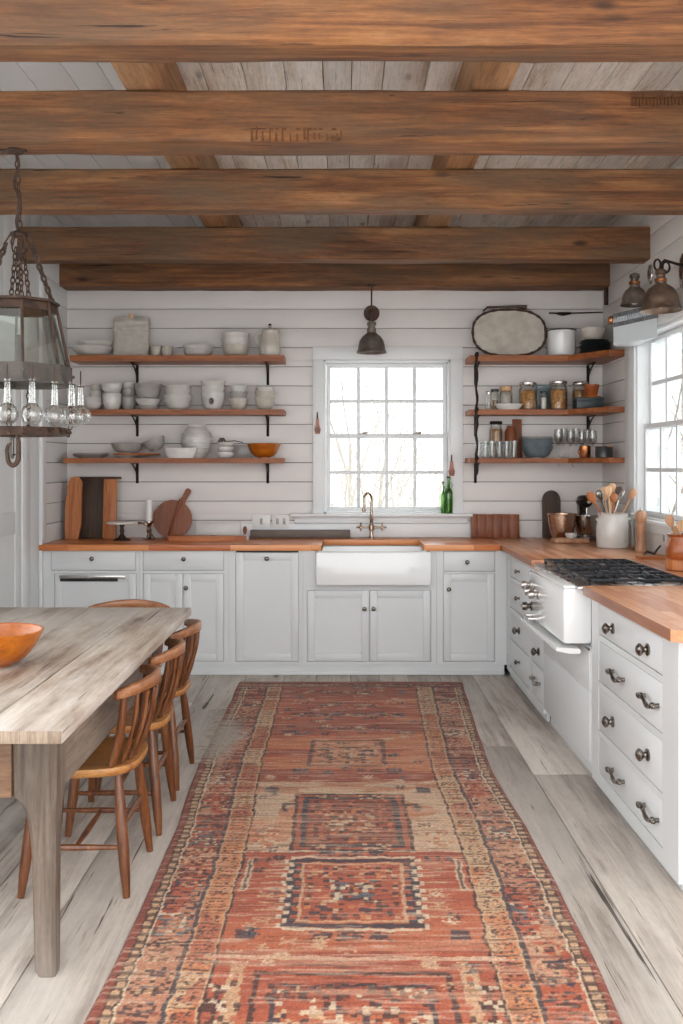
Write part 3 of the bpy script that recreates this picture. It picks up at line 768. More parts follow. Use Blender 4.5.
def cabinet(name, label, cat, origin, rz, w, dep, ztop, zbot, opens, bodytop=None, mat=None, side_panels=False):
    """opens: (kind,x0,x1,z0,z1,[hardware]) ; kind 'void' leaves a hole"""
    mat = mat or M['cab']
    t = thing(name, label, cat, origin, rz)
    m = MB(); bt = bodytop or ztop
    xs = sorted({0, w}); 
    m.box(0.0006, .0215, zbot, w-.0006, dep, bt)
    if side_panels: m.box(.0006, .0215, bt, .018, dep, ztop); m.box(w-.018, .0215, bt, w-.0006, dep, ztop)
    cx = sorted({0.0006, w-.0006} | {o[1] for o in opens} | {o[2] for o in opens}); cz = sorted({zbot, ztop} | {o[3] for o in opens} | {o[4] for o in opens})
    for b0, b1 in zip(cz[:-1], cz[1:]):
        run = None
        for a0, a1 in list(zip(cx[:-1], cx[1:]))+[(None, None)]:
            filled = a0 is not None and not any(o[1] <= (a0+a1)/2 <= o[2] and o[3] <= (b0+b1)/2 <= o[4] for o in opens)
            if filled: run = (run[0] if run else a0, a1)
            elif run: m.box(run[0], 0, b0, run[1], .0212, b1); run = None
    mk('cabinet_body', m, mat, t, smooth=False)
    for o in opens:
        kind = o[0]
        if kind == 'void': continue
        nm = {'drawer': 'drawer', 'door': 'door', 'panel': 'door_panel', 'flat': 'drawer'}[kind]
        d = mk(nm, slab(o[1], o[2], o[3], o[4], kind in ('door', 'panel')), mat, t)
        for h in o[5]:
            k = h[0]
            if k == 'knob': mk('knob', knob_mb(h[1], h[2], .002, .92), M['pewter'], d)
            elif k == 'cone': mk('knob', cone_knob(h[1], h[2], .002), M['pewter'], d)
            elif k == 'pull': mk('pull_handle', pull_mb(h[1], h[2], .002, .21), M['pewter'], d)
            elif k == 'bar':
                b = MB(); x0, x1, z = h[1:]
                b.box(x0, -.028, z-.011, x1, -.016, z+.011, .004)
                for q in (x0+.02, x1-.035): b.box(q, -.017, z-.009, q+.018, .004, z+.009, .002)
                mk('bar_handle', b, M['steel'], d)
                b = MB(); b.box(x0, .0005, z-.034, x1-.055, .0025, z-.013, .001); mk('vent_strip', b, M['black'], d)
    return t
FY = 6.46
X = lambda p: (p-341.5)/147.0
Z = lambda y: EYE-(y-HZ)/147.0
def back_unit(name, label, cat, p0, p1, opens, **k):
    x0 = p0 if p0 < 0 and p0 > -3 else X(p0); x1 = X(p1)
    oo = []
    for o in opens:
        hw = [(h[0], X(h[1])-x0, Z(h[2])) if len(h) == 3 else (h[0], X(h[1])-x0, X(h[2])-x0, Z(h[3])) for h in o[5]]
        oo.append((o[0], X(o[1])-x0, X(o[2])-x0, Z(o[4]), Z(o[3]), hw))
    return cabinet(name, label, cat, (x0, FY, 0), 0, x1-x0, WY-FY-.02, .8495, .072, oo, **k)
back_unit('base_cabinet', 'white base cabinet at far left with one drawer above a steel-handled dishwasher-style front', 'cabinet', -2.03, 139.5,
    [('flat', 51, 136, 550, 570.5, [('knob', 92.5, 558.5)]), ('panel', 54.5, 136.5, 573.5, 661.5, [('bar', 60, 126, 576.5)])])
back_unit('base_cabinet', 'white base cabinet with one drawer over two doors, left of the tall panel', 'cabinet', 139.5, 229,
    [('flat', 143, 224, 550, 570.5, [('knob', 184, 558.8)]), ('door', 138+5, 183, 573.5, 661.5, []), ('door', 183, 224, 573.5, 661.5, [('knob', 186.5, 587.5)])])
back_unit('dishwasher', 'tall single white panel front with a dark slot along its top, left of the sink', 'dishwasher', 229, 303,
    [('panel', 235.5, 299, 552.5, 661.5, [('knob', 267, 558.5)])])
back_unit('sink_cabinet', 'white double-door cabinet directly under the farmhouse sink', 'cabinet', 303, 436.5,
    [('void', 315.9, 430.1, 544.6, 584.5, []), ('door', 307, 369.5, 590, 661.5, [('knob', 364.5, 608.5)]), ('door', 369.5, 431, 590, 661.5, [('knob', 373.5, 608.5)])], bodytop=.59, side_panels=False)
back_unit('base_cabinet', 'white base cabinet with a drawer over one narrow door, right of the sink', 'cabinet', 436.5, 506.8,
    [('flat', 443.5, 495, 551, 571.5, [('knob', 467, 562)]), ('door', 443, 495, 573.5, 661.5, [('knob', 448.5, 589)])])
m = MB(); m.box(X(235.5)+.004, FY-.001, Z(552.4), X(299)-.004, FY+.018, Z(550.6)); 
tag(mk('dishwasher_slot', m, M['black']), None, None)
for o in bpy.data.objects:
    if o.name.startswith('dishwasher_slot'):
        dw = [q for q in bpy.data.objects if q.get('category') == 'dishwasher'][0]
        o.parent = dw; o.location = -Vector(dw.location)
m = MB(); m.box(WX0+.002, FY+.018, .0, 1.11, FY+.034, .0718)
m.box(WX0+.002, FY+.006, 0, 1.11, FY+.0179, .022, .004)
struct('baseboard_back', m, M['cab'])

# right-hand run (fronts face the aisle); local x runs towards the viewer
RX = 1.125
def right_unit(name, label, cat, Y1, Y0, opens, **k):
    oo = [(o[0], Y1-o[1], Y1-o[2], o[3], o[4], [(h[0], Y1-h[1], h[2]) for h in o[5]]) for o in opens]
    return cabinet(name, label, cat, (RX, Y1, 0), -PI/2, Y1-Y0, WX1-RX-.005, .8495, k.pop('zb', .045), oo, **k)
R4 = [(.69, .815), (.485, .665), (.275, .46), (.085, .25)]
right_unit('drawer_cabinet', 'white four-drawer cabinet in the inner corner beyond the range', 'cabinet', 6.459, 5.64,
    [('flat', 6.34, 5.70, R4[0][0], R4[0][1], [('knob', 6.02, .755)]), ('flat', 6.34, 5.70, R4[1][0], R4[1][1], [('knob', 6.02, .585)]),
     ('flat', 6.34, 5.70, R4[2][0], R4[2][1], [('cone', 6.02, .38)]), ('flat', 6.34, 5.70, R4[3][0], R4[3][1], [('knob', 6.02, .18)])])
right_unit('drawer_cabinet', 'narrow white stack of drawers touching the far side of the range', 'cabinet', 5.639, 5.29,
    [('flat', 5.62, 5.31, R4[0][0], R4[0][1], [('cone', 5.47, .755)]), ('flat', 5.62, 5.31, R4[1][0], R4[1][1], [('cone', 5.47, .575)]),
     ('flat', 5.62, 5.31, R4[2][0], R4[2][1], [('cone', 5.42, .365)]), ('flat', 5.62, 5.31, R4[3][0], R4[3][1], [('pull', 5.46, .19)])])
right_unit('drawer_cabinet', 'large white four-drawer cabinet at the near right with knobs and twisted pulls', 'cabinet', 4.268, 3.17,
    [('flat', 4.16, 3.33, R4[0][0], R4[0][1]+.008, [('cone', 3.94, .752), ('cone', 3.49, .752)]), ('flat', 4.16, 3.33, R4[1][0], R4[1][1], [('pull', 3.86, .575), ('pull', 3.45, .575)]),
     ('flat', 4.16, 3.33, R4[2][0], R4[2][1], [('cone', 3.94, .365), ('cone', 3.49, .365)]), ('flat', 4.16, 3.33, R4[3][0], R4[3][1], [('pull', 3.86, .168), ('pull', 3.45, .168)])], zb=.03)
m = MB(); m.box(RX+.02, 5.29, 0, RX+.035, 6.455, .0445); m.box(RX+.02, 3.19, 0, RX+.035, 4.268, .0295)
struct('baseboard_right', m, M['cab'])

# ------------------------------------------------------------------ worktops
CT0, CT1 = .85, .89
sx0, sx1 = X(316), X(430)
def topslab(m, x0, y0, x1, y1, b=.004): m.box(x0, y0, CT0, x1, y1, CT1, b)
m = MB()
cx0, cx1 = X(322.5), X(423.5)
topslab(m, WX0+.002, 6.425, cx0, WY-.0195); topslab(m, cx1, 6.425, 1.079, WY-.0195)
m.box(cx0-.004, 6.865, CT0, cx1+.004, WY-.0195, CT1, .004)
m.box(cx0-.012, 6.425, CT0+.001, cx0, 6.865, CT1-.001, .004)
wt = mk('worktop', m, M['ctx'], None); tag(wt, 'orange-brown butcher block worktop along the back wall with a cut-out for the sink', 'worktop')
m = MB(); m.mi = 0; topslab(m, 1.08, 5.40, WX1-.001, WY-.0195); topslab(m, 1.60, 4.2505, WX1-.001, 5.3995)
wt = mk('worktop', m, M['cty'], None); tag(wt, 'butcher block worktop in the right corner, under the utensil crock', 'worktop')
m = MB(); m.prism([(1.08,4.249),(1.08,3.12),(1.13,3.075),(WX1-.001,3.075),(WX1-.001,4.249)], CT0, CT1)
wt = mk('worktop', m, M['cty'], None); tag(wt, 'butcher block worktop nearest the viewer on the right, over the large drawers', 'worktop')

# ------------------------------------------------------------------ sink
def rounded_box_basin(x0, x1, y0, y1, z0, z1, wall, depth):
    bm = bmesh.new(); bmesh.ops.create_cube(bm, size=1)
    for v in bm.verts: v.co = Vector(((x0+x1)/2+v.co.x*(x1-x0), (y0+y1)/2+v.co.y*(y1-y0), (z0+z1)/2+v.co.z*(z1-z0)))
    bm.faces.ensure_lookup_table(); top = max(bm.faces, key=lambda f: f.calc_center_median().z)
    r = bmesh.ops.inset_region(bm, faces=[top], thickness=wall)
    ex = bmesh.ops.extrude_face_region(bm, geom=[top]); nf = [g for g in ex['geom'] if isinstance(g, bmesh.types.BMFace)]
    if top.is_valid: bmesh.ops.delete(bm, geom=[top], context='FACES_ONLY')
    for v in {v for f in nf for v in f.verts}: v.co.z -= depth
    bmesh.ops.bevel(bm, geom=bm.edges[:], offset=.012, segments=4, affect='EDGES', profile=.5)
    m = MB(); bm.verts.index_update(); m.add([v.co.copy() for v in bm.verts], [[v.index for v in f.verts] for f in bm.faces]); bm.free(); return m
t = thing('farmhouse_sink', 'white apron-front farmhouse sink below the window', 'sink', ((sx0+sx1)/2, 6.37, .620))
hw_ = (sx1-sx0)/2
mk('sink_basin', rounded_box_basin(-hw_, hw_, 0, .49, 0, .229, .028, .20), M['enamel'], t, ang=60)
m = MB(); m.cyl((0, .27, .028), .04, .004, 20, .001); mk('drain', m, M['chrome'], t)

# bridge tap
t = thing('kitchen_faucet', 'antique nickel gooseneck tap with two cross handles behind the sink', 'faucet', (px(371.5, 0, 6.95)[0], 6.95, CT1))
m = MB(); m.lathe([(0,0),(.028,0),(.028,.006),(.018,.012),(.013,.03),(.013,.06),(.021,.07),(.021,.10),(.013,.108),(.013,.14),(.017,.146),(.017,.152),(.011,.16),(.011,.20),(0,.20)], n=20); mk('faucet_body', m, M['brass'], t)
m = MB(); pts = [(0,0,.19),(0,0,.27)]+[(-.02+.028*math.cos(a)-.008, -.05*(1-math.cos(a))*.5*1.6, .285+.055*math.sin(a)) for a in [PI*i/10 for i in range(11)]]+[(-.056,-.08,.245),(-.058,-.082,.21)]
pts[2:13] = [(-.028+.028*math.cos(a), -.04+.04*math.cos(a), .285+.052*math.sin(a)) for a in [PI*i/10 for i in range(11)]]
m.tube(pts, .0095, 12); m.cyl((-.058, -.082, .2), .0135, .026, 14, .003); mk('gooseneck_spout', m, M['brass'], t)
for s in (-1, 1):
    m = MB(); m.tube([(s*.018,0,.084),(s*.07,0,.084)], [.008,.007], 10); m.ball((s*.078,0,.084), .014, 12)
    m.tube([(s*.078,0,.064),(s*.078,0,.112)], .0055, 8); m.tube([(s*.078,-.024,.084),(s*.078,.024,.084)], .0055, 8)
    m.ball((s*.104,0,.084), .008, 8); m.tube([(s*.078,0,.084),(s*.104,0,.084)], .005, 8)
    for q in ((0,.112),(0,.064)): m.ball((s*.078, 0, q[1]), .007, 8)
    mk('cross_handle', m, M['brass'], t)

# ------------------------------------------------------------------ range
t = thing('kitchen_range', 'white enamel gas range with black grates between the right-hand worktops', 'range', (RX, 4.275, 0))
YL = 5.285-4.275
m = MB(); m.box(.0, .001, .075, .47, YL, .60, .003); m.box(.02, .001, .60, .47, YL, .868, .003); m.box(.035, .02, .0, .45, YL-.02, .075)
mk('range_body', m, M['cab'], t)
m = MB(); m.box(-.115, .055, .612, .02, YL-.15, .868, .018); m.box(-.112, .06, .866, .02, YL-.155, .880, .006); mk('control_panel', m, M['enamel'], t)
m = MB(); m.box(-.004, .02, .09, .0, YL-.02, .40, .001); m.box(-.004, .02, .41, .0, YL-.02, .585, .001); mk('oven_door', m, M['cab'], t)
m = MB(); m.sweep([(-.09, .035, .588), (-.09, YL-.12, .588)], [(-.05+.05,-.014),(.045,-.014),(.052,-.004),(.045,.008),(-.06,.014),(-.06,-.002)]); mk('drip_ledge', m, M['enamel'], t)
m = MB(); m.box(-.06, .001, .8675, .474, YL, .882, .004); mk('cooktop', m, M['steel'], t)
m = MB(); m.box(.455, .01, .882, .474, YL-.01, .905, .004); mk('backguard', m, M['steel'], t)
for y in (.19, .81):
    for x in (.11, .33):
        m = MB(); m.lathe([(0,0),(.048,0),(.05,.002),(.05,.006),(.034,.008),(.034,.014),(.03,.016),(0,.016)], (x, y, .8825), 24); mk('burner', m, M['black'], t)
for k, (y0, y1) in enumerate(((.03, .34), (.345, .655), (.66, .97))):
    g = MB(); z = .909
    for xx in (-.0, .44): g.box(xx-.006, y0, z-.008, xx+.006, y1, z+.004, .002)
    for yy in (y0+.006, y1-.006): g.box(-.006, yy-.006, z-.008, .446, yy+.006, z+.004, .002)
    g.box(.214, y0, z-.008, .226, y1, z+.004, .002)
    for cx in (.11, .33):
        c = (y0+y1)/2; g.box(cx-.1, c-.005, z-.007, cx+.1, c+.005, z+.007, .002); g.box(cx-.005, y0, z-.007, cx+.005, y1, z+.007, .002)
        g.box(cx-.05, c-.055, z-.007, cx-.04, c+.055, z+.005, .002); g.box(cx+.04, c-.055, z-.007, cx+.05, c+.055, z+.005, .002)
    for xx in (0, .44):
        for yy in (y0+.01, y1-.01): g.box(xx-.006, yy-.006, .8822, xx+.006, yy+.006, z-.007)
    mk('burner_grate', g, M['grate'], t)
def side_knob(y, z, s=1.0, mat='steel', x=-.115):
    k = MB(); k.M = Matrix.Translation((x, y, z)) @ Matrix.Rotation(-PI/2, 4, 'Y')
    k.lathe([(0,0),(.024*s,0),(.024*s,.006*s),(.014*s,.010*s),(.014*s,.02*s),(.022*s,.026*s),(.022*s,.044*s),(.018*s,.05*s),(0,.05*s)], n=20)
    k.box(-.004*s, -.024*s, .02*s, .004*s, .024*s, .056*s, .002)
    mk('range_knob', k, M[mat], t)
for y, z in ((.80, .79), (.70, .77), (.60, .765)): side_knob(y, z)
side_knob(.775, .68, 1.0, 'pewter')
m = MB(); m.tube([(-.115,.66,.63),(-.15,.66,.63),(-.155,.72,.63),(-.15,.78,.63),(-.115,.78,.63)], .008, 8); mk('range_handle', m, M['steel'], t)
m = MB(); m.tube([(-.012, -.0, .60), (-.012, .05, .6)], .006, 8)
mk('hinge_rod', m, M['pewter'], t)
# ------------------------------------------------------------------ farmhouse table
TX0, TX1, TY0, TY1, TZ = -1.82, -.705, 2.40, 4.48, .76
t = thing('farmhouse_table', 'long weathered grey plank dining table with tapered legs at the left', 'table', ((TX0+TX1)/2, (TY0+TY1)/2, 0))
ox, oy = (TX0+TX1)/2, (TY0+TY1)/2
m = MB(); rr = random.Random(9); x = TX0-ox
ws = [.20, .235, .21, .25, .22]; sc = (TX1-TX0)/sum(ws)
for i, w in enumerate(ws):
    m.rnd = rr.random(); w *= sc
    m.box(x+.0012+(.0 if i else 0), TY0-oy+rr.uniform(0,.004), TZ-.036, x+w-.0012, TY1-oy-rr.uniform(0,.004), TZ-rr.uniform(0,.0015), .004); x += w
tt = mk('tabletop', m, M['table'], t); tt.data.materials.append(wood('sawn end grain', ['#5a4a3c','#8a7867','#a3917f'], 'Z', 3, .5, None, .7, .3))
for p in tt.data.polygons:
    if abs(p.normal.y) > .8: p.material_index = 1
ax0, ax1, ay0, ay1 = TX0-ox+.10, TX1-ox-.095, TY0-oy+.25, TY1-oy-.325
for q in ((ax1-.028, ax1-.004), (ax0+.004, ax0+.028)): m = MB(); m.box(q[0], ay0+.123, .50, q[1], ay1-.123, TZ-.037, .002); mk('apron', m, M['tableap'], t)
for q in ((ay0+.004, ay0+.028), (ay1-.028, ay1-.004)): m = MB(); m.box(ax0+.123, q[0], .50, ax1-.123, q[1], TZ-.037, .002); mk('end_apron', m, M['tableapx'], t)
for sx in (0, 1):
    for sy in (0, 1):
        m = MB(); secs = []
        for z, w in ((0,.046),(.012,.056),(.02,.058),(.36,.068),(.42,.074),(.46,.086),(.485,.102),(.50,.12),(.56,.122),(TZ-.037,.122)):
            a0, a1 = (ax1-w, ax1) if sx else (ax0, ax0+w)
            b0, b1 = (ay0, ay0+w) if not sy else (ay1-w, ay1)
            secs.append((z, a0, a1, b0, b1))
        m.loft(secs); mk('leg', m, M['tableleg'], t, ang=25)
def lathe_bowl(r, h, foot, th=.006, n=36, m=None, z=0, c=(0,0), belly=.55, lip=0):
    """hollow bowl profile"""
    m = m or MB(); k = 10; out = [(0, .004), (foot*.8, .004), (foot*.85, 0), (foot, 0), (foot, .006)]
    for i in range(1, k+1):
        q = i/k; out.append((foot+(r-foot)*q**belly, .006+(h-.006)*q**1.15))
    inn = []
    for i in range(k, 0, -1):
        q = i/k; inn.append((max(foot+(r-foot)*q**belly-th, .001), max(.006+(h-.006)*q**1.15, .006+th) if i < k else h))
    pr = out+[(r-th*.4, h+th*.25)]+inn+[(foot*.5, .006+th), (0, .006+th)]
    return m.lathe(pr, (c[0], c[1], z), n)
b = mk('wooden_bowl', lathe_bowl(.155, .115, .05, .009, 40), M['bowlw'], None, (px(-4, 0, 3.18)[0], 3.18, TZ+.0005))
tag(b, 'large orange turned wooden bowl on the weathered table', 'bowl')

# ------------------------------------------------------------------ chairs (face -x, back to +x)
def make_chair(label, loc, rz, group=None, SC_=1.0):
    t = thing('dining_chair', label, 'chair', loc, rz, group)
    SZ = .425
    m = MB(); n = 32; poly = []
    for k in range(n):
        a = 2*PI*k/n; c, s = math.cos(a), math.sin(a); e = 2/3.2
        poly.append((.195*math.copysign(abs(c)**e, c), .205*math.copysign(abs(s)**e, s)*(1.0-.04*(c > 0))))
    vs = []; rings = [(.90, -.034), (.98, -.026), (1.0, -.012), (.985, -.002), (.93, 0.0), (.75, -.006), (.4, -.009)]
    for f, z in rings: vs += [(x*f, y*f, SZ+z) for x, y in poly]
    vs += [(0,0,SZ-.034),(0,0,SZ-.008)]
    fs = [(i*n+k, i*n+(k+1) % n, (i+1)*n+(k+1) % n, (i+1)*n+k) for i in range(len(rings)-1) for k in range(n)]
    fs += [(len(vs)-2, (k+1) % n, k) for k in range(n)]+[(len(vs)-1, (len(rings)-1)*n+k, (len(rings)-1)*n+(k+1) % n) for k in range(n)]
    m.add(vs, fs); mk('seat', m, M['seat'], t, ang=60)
    T = {}; 
    for sx in (-1, 1):
        for sy in (-1, 1):
            top = Vector((sx*.135, sy*.14, SZ-.03)); bot = Vector((sx*.175, sy*.19, .0)); T[sx, sy] = (top, bot)
            m = MB(); pts = [top.lerp(bot, i/12) for i in range(13)]
            rad = [.012,.014,.0165,.018,.0185,.019,.0195,.0195,.019,.018,.0165,.014,.0115]
            m.tube(pts, rad, 12); mk('leg', m, M['chair'], t)
    def bar(a, b, r=.0085):
        m = MB(); a, b = Vector(a), Vector(b); m.tube([a.lerp(b, i/6) for i in range(7)], [r*.8, r, r*1.2, r*1.3, r*1.2, r, r*.8], 8); mk('stretcher', m, M['chair'], t)
    P = lambda k, f: T[k][0].lerp(T[k][1], f)
    for sy in (-1, 1): bar(P((-1,sy),.60), P((1,sy),.60))
    bar(P((-1,-1),.44), P((-1,1),.44)); bar(P((1,-1),.44), P((1,1),.44))
    bar(P((-1,-1),.60).lerp(P((1,-1),.60), .5), P((-1,1),.60).lerp(P((1,1),.60), .5))
    # bowed back
    def seatpt(q): y = .165*q; return Vector((.165-.055*q*q, y, SZ-.012))
    def railpt(q): y = .185*q; return Vector((.235-.075*q*q, y, .660))
    for q in (-1, 1):
        m = MB(); a, b_ = seatpt(q*.98), railpt(q*.97); m.tube([a.lerp(b_, i/8)+Vector((.01*math.sin(PI*i/8),0,0)) for i in range(9)], [.011,.014,.0155,.015,.0145,.0145,.014,.013,.011], 10); mk('back_post', m, M['chair'], t)
    rr = random.Random(3)
    for i in range(6):
        q = -.70+1.4*i/5; a, b_ = seatpt(q), railpt(q); m = MB()
        m.tube([a.lerp(b_, j/12)+Vector((.012*math.sin(PI*j/12), .006*math.sin(2*PI*j/12*1.5+i*1.3)*math.sin(PI*j/12), 0)) for j in range(13)], [.007+.0045*abs(math.sin(PI*j/12*2+i)) for j in range(13)], 8, flat=(1, .8))
        mk('spindle', m, M['chair'], t)
    m = MB(); N = 24
    pts = [railpt(-1.12+2.24*i/N) for i in range(N+1)]
    def pf(u):
        e = math.sin(PI*min(max(u, .0), 1))**.45; h = .014+.007*e; w = .0095+.003*e; c = .004
        up = .016*math.sin(PI*u)
        return [(-w,-h+c+up),(-w+c,-h+up),(w-c,-h+up),(w,-h+c+up),(w+.002,h-c+up),(w-c+.002,h+up),(-w+c+.002,h+up),(-w+.002,h-c+up)]
    m.sweep([p+Vector((0,0,.012)) for p in pts], pf); mk('crest_rail', m, M['rail'], t, ang=50)
    return t
c0 = make_chair('brown spindle-back chair at the table, nearest the viewer, its legs fully in view', (-.885, 3.33, 0), 0)
dup(c0, (-.885, 3.855, 0), .03, 'middle one of the three spindle-back chairs along the aisle side of the table')
dup(c0, (-.895, 4.37, 0), -.02, 'spindle-back chair along the table side nearest the far cabinets')
dup(c0, (-1.12, 4.86, 0), PI/2, 'chair at the far end of the table with only its dark top rail showing')

# ------------------------------------------------------------------ lantern chandelier
LX, LY = -1.33, 3.92
LZ = lambda y: EYE-(y-HZ)*LY/F
t = thing('lantern_chandelier', 'rusty iron and glass lantern chandelier hung on chains from the second beam', 'chandelier', (LX, LY, LZ(436)))
bz = LZ(436); z = lambda y: LZ(y)-bz
def links(m, a, b, L=.026, w=.008, r=.0022):
    a, b = Vector(a), Vector(b); d = b-a; n = max(1, int(d.length/(L*.72))); dn = d.normalized()
    u = dn.orthogonal().normalized(); v = dn.cross(u)
    for i in range(n):
        c = a+d*(i+.5)/n; s = u if i % 2 else v
        m.tube([c+dn*(L/2)*math.cos(q)+s*w*math.sin(q) for q in [2*PI*k/10 for k in range(10)]], r, 5, closed=True)
m = MB(); m.cyl((-.015, 0, 2.7305-.012-bz), .035, .012, 20, .002)
m.box(-.09, -.012, 2.7305-.007-bz, .03, .012, 2.7305-bz, .001); mk('ceiling_plate', m, M['rust'], t)
m = MB(); top = (-.015, 0, 2.715-bz); hub = (.0, 0, z(233))
pts = [Vector(top).lerp(Vector(hub), i/14)+Vector((.012*math.sin(i*.9), .004*math.sin(i*1.7), 0))*(1 if 0 < i < 14 else 0) for i in range(15)]
m.tube(pts, .0055, 7); links(m, (top[0]+.006, 0, top[2]), (hub[0]+.004, 0, hub[2]+.02), .04, .009, .0028); mk('hanging_rod', m, M['rust'], t)
m = MB(); m.tube([(.03*math.cos(a), .03*math.sin(a), hub[2]-.01) for a in [2*PI*i/20 for i in range(20)]], .006, 6, closed=True)
for k in range(6):
    a = 2*PI*k/6+.3; m.tube([(0,0,hub[2]+.01), (.03*math.cos(a),.03*math.sin(a),hub[2]), (.06*math.cos(a),.06*math.sin(a),hub[2]-.05), (.05*math.cos(a),.05*math.sin(a),hub[2]-.07)], .004, 6)
mk('hub', m, M['rust'], t)
NT_ = 8; rt, rb = .148, .205; zt, zb_ = z(305), z(373)
A = lambda k: 2*PI*(k+.5)/NT_
for k in range(0, NT_, 2):
    m = MB(); a = A(k); links(m, (.055*math.cos(a), .055*math.sin(a), hub[2]-.05), (rt*.92*math.cos(a), rt*.92*math.sin(a), zt+.012), .034, .0085, .003)
    a2 = a+.2; links(m, (.05*math.cos(a2), .05*math.sin(a2), hub[2]-.05), (rt*.94*math.cos(a2), rt*.94*math.sin(a2), zt+.012), .034, .0085, .003)
    mk('chain', m, M['rust'], t)
def ring(m, r0, z0, h, r1=None, th=.006, n=NT_, cap=False):
    r1 = r1 or r0; vs = []; 
    for r, zz in ((r0,z0),(r1,z0+h),(r1-th,z0+h),(r0-th,z0)): vs += [(r*math.cos(A(k)), r*math.sin(A(k)), zz) for k in range(n)]
    m.add(vs, [(i*n+k, i*n+(k+1) % n, ((i+1) % 4)*n+(k+1) % n, ((i+1) % 4)*n+k) for i in range(4) for k in range(n)])
m = MB(); ring(m, rt+.004, zt-.03, .038, rt-.004); ring(m, rt+.014, zt+.004, .01, th=.025)
m.tube([(-rt*math.cos(A(0)),-rt*math.sin(A(0)),zt+.008),(rt*math.cos(A(0)),rt*math.sin(A(0)),zt+.008)], .005, 6); m.tube([(-rt*math.cos(A(2)),-rt*math.sin(A(2)),zt+.008),(rt*math.cos(A(2)),rt*math.sin(A(2)),zt+.008)], .005, 6)
m.lathe([(0,0),(.045,0),(.04,.014),(.012,.02),(.010,.04),(0,.042)], (.0,0,zt), 18)
mk('top_rim', m, M['rust'], t)
for k in range(NT_):
    m = MB(); a = A(k); m.tube([(rt*math.cos(a), rt*math.sin(a), zt-.0), (rb*math.cos(a), rb*math.sin(a), zb_)], .0065, 6)
    mk('frame_bar', m, M['rust'], t)
m = MB(); 
for k in range(NT_):
    a, b_ = A(k), A(k+1); p = [(rt-.006)*math.cos(a), (rt-.006)*math.sin(a)], [(rt-.006)*math.cos(b_), (rt-.006)*math.sin(b_)]
    q = [(rb-.006)*math.cos(a), (rb-.006)*math.sin(a)], [(rb-.006)*math.cos(b_), (rb-.006)*math.sin(b_)]
    z0, z1 = zb_+.01, zt-.028
    vs = [(q[0][0], q[0][1], z0), (q[1][0], q[1][1], z0), (p[1][0], p[1][1], z1), (p[0][0], p[0][1], z1)]
    vs += [(x*.988, y*.988, zz) for x, y, zz in vs]
    m.add(vs, [(0,1,2,3),(7,6,5,4),(0,4,5,1),(1,5,6,2),(2,6,7,3),(3,7,4,0)])
mk('glass_panel', m, glass('old lantern glass', '#f2f4f2', .8, .10), t, smooth=False)
m = MB(); ring(m, rb+.012, zb_-.045, .072, rb+.004, .010); ring(m, rb+.02, zb_-.052, .012, th=.03)
for k in range(NT_): m.ball(((rb+.012)*math.cos(A(k)), (rb+.012)*math.sin(A(k)), zb_-.01), .008, 8)
mk('shade_band', m, metal('dull band iron', '#46413d', '#625b55', .6, .4, 18, .15), t)
m = MB(); ring(m, rb-.004, 0, .034, th=.008)
for k in range(3):
    a = A(k); m.tube([(-(rb-.01)*math.cos(a), -(rb-.01)*math.sin(a), .01), ((rb-.01)*math.cos(a), (rb-.01)*math.sin(a), .01)], .005, 6)
rr = random.Random(6)
for k in range(22): a = 2*PI*k/22; m.ball(((rb-.002)*math.cos(a), (rb-.002)*math.sin(a), .006+rr.uniform(0,.02)), rr.uniform(.006,.011), 8)
mk('lower_ring', m, M['rust'], t)
for k in range(0, NT_, 2):
    m = MB(); a = A(k)-.25; links(m, ((rb+.004)*math.cos(a), (rb+.004)*math.sin(a), zb_-.045), ((rb)*math.cos(a), (rb)*math.sin(a), .03), .03, .009, .0028); mk('chain', m, M['rust'], t)
m = MB(); hx_ = .002; yk = -(rb-.04)
hx_ += .045; m = MB()
HK = [(hx_, yk, .008), (hx_+.006, yk, -.03), (hx_+.006, yk, -.08)] + [(hx_-.016+.022*math.cos(q), yk, -.085-.036*math.sin(q)) for q in [PI*k/10 for k in range(1, 11)]] + [(hx_-.040, yk, -.06), (hx_-.034, yk, -.038), (hx_-.022, yk, -.034)]
m.tube(HK, [.006,.009,.010]+[.0105-.0002*k for k in range(10)]+[.008,.006,.004], 9)
mk('hook', m, M['rust'], t)
# candle bulb socket inside
m = MB(); m.lathe([(0,0),(.016,0),(.016,.09),(.012,.095),(.012,.13),(0,.14)], (0,0,zb_+.02), 14); m.box(-rb+.01, -.006, zb_+.006, rb-.01, .006, zb_+.018); mk('socket', m, M['rust'], t)
# hanging glass flasks
def flask(a, r, dz, s, label, kind=0):
    x, y = LX+r*math.cos(a), LY+r*math.sin(a)
    m = MB()
    if kind == 0: pr = [(0,0),(.014,.001),(.031,.012),(.041,.032),(.041,.047),(.031,.067),(.013,.08),(.011,.12),(.0105,.165),(.013,.17),(.011,.17),(.0085,.165),(.0085,.12),(.010,.081),(.029,.065),(.0385,.047),(.0385,.033),(.029,.015),(0,.004)]
    else: pr = [(0,0),(.02,.0),(.023,.006),(.023,.07),(.012,.085),(.012,.105),(.016,.108),(.016,.125),(.013,.125),(.010,.106),(.010,.086),(.020,.07),(.020,.008),(0,.004)]
    m.lathe([(p*s, q*s) for p, q in pr], n=20)
    if kind == 0: zz = LZ(383)-.17*s - dz
    else: zz = LZ(392)-.125*s-dz
    o = thing('glass_flask', label, 'glass', (x, y, zz), 0, 'glass flasks hung round the lantern'); mk('flask_body', m, M['glassw'], o)
    w = MB(); top = .17*s if kind == 0 else .125*s
    w.tube([(0,0,top-.01),(0,0,top+.055+dz*.6)], .003, 6); w.tube([(.013*s*math.cos(q), .013*s*math.sin(q), top-.012) for q in [2*PI*i/12 for i in range(12)]], .002, 5, closed=True); mk('hanging_wire', w, M['rust'], o)
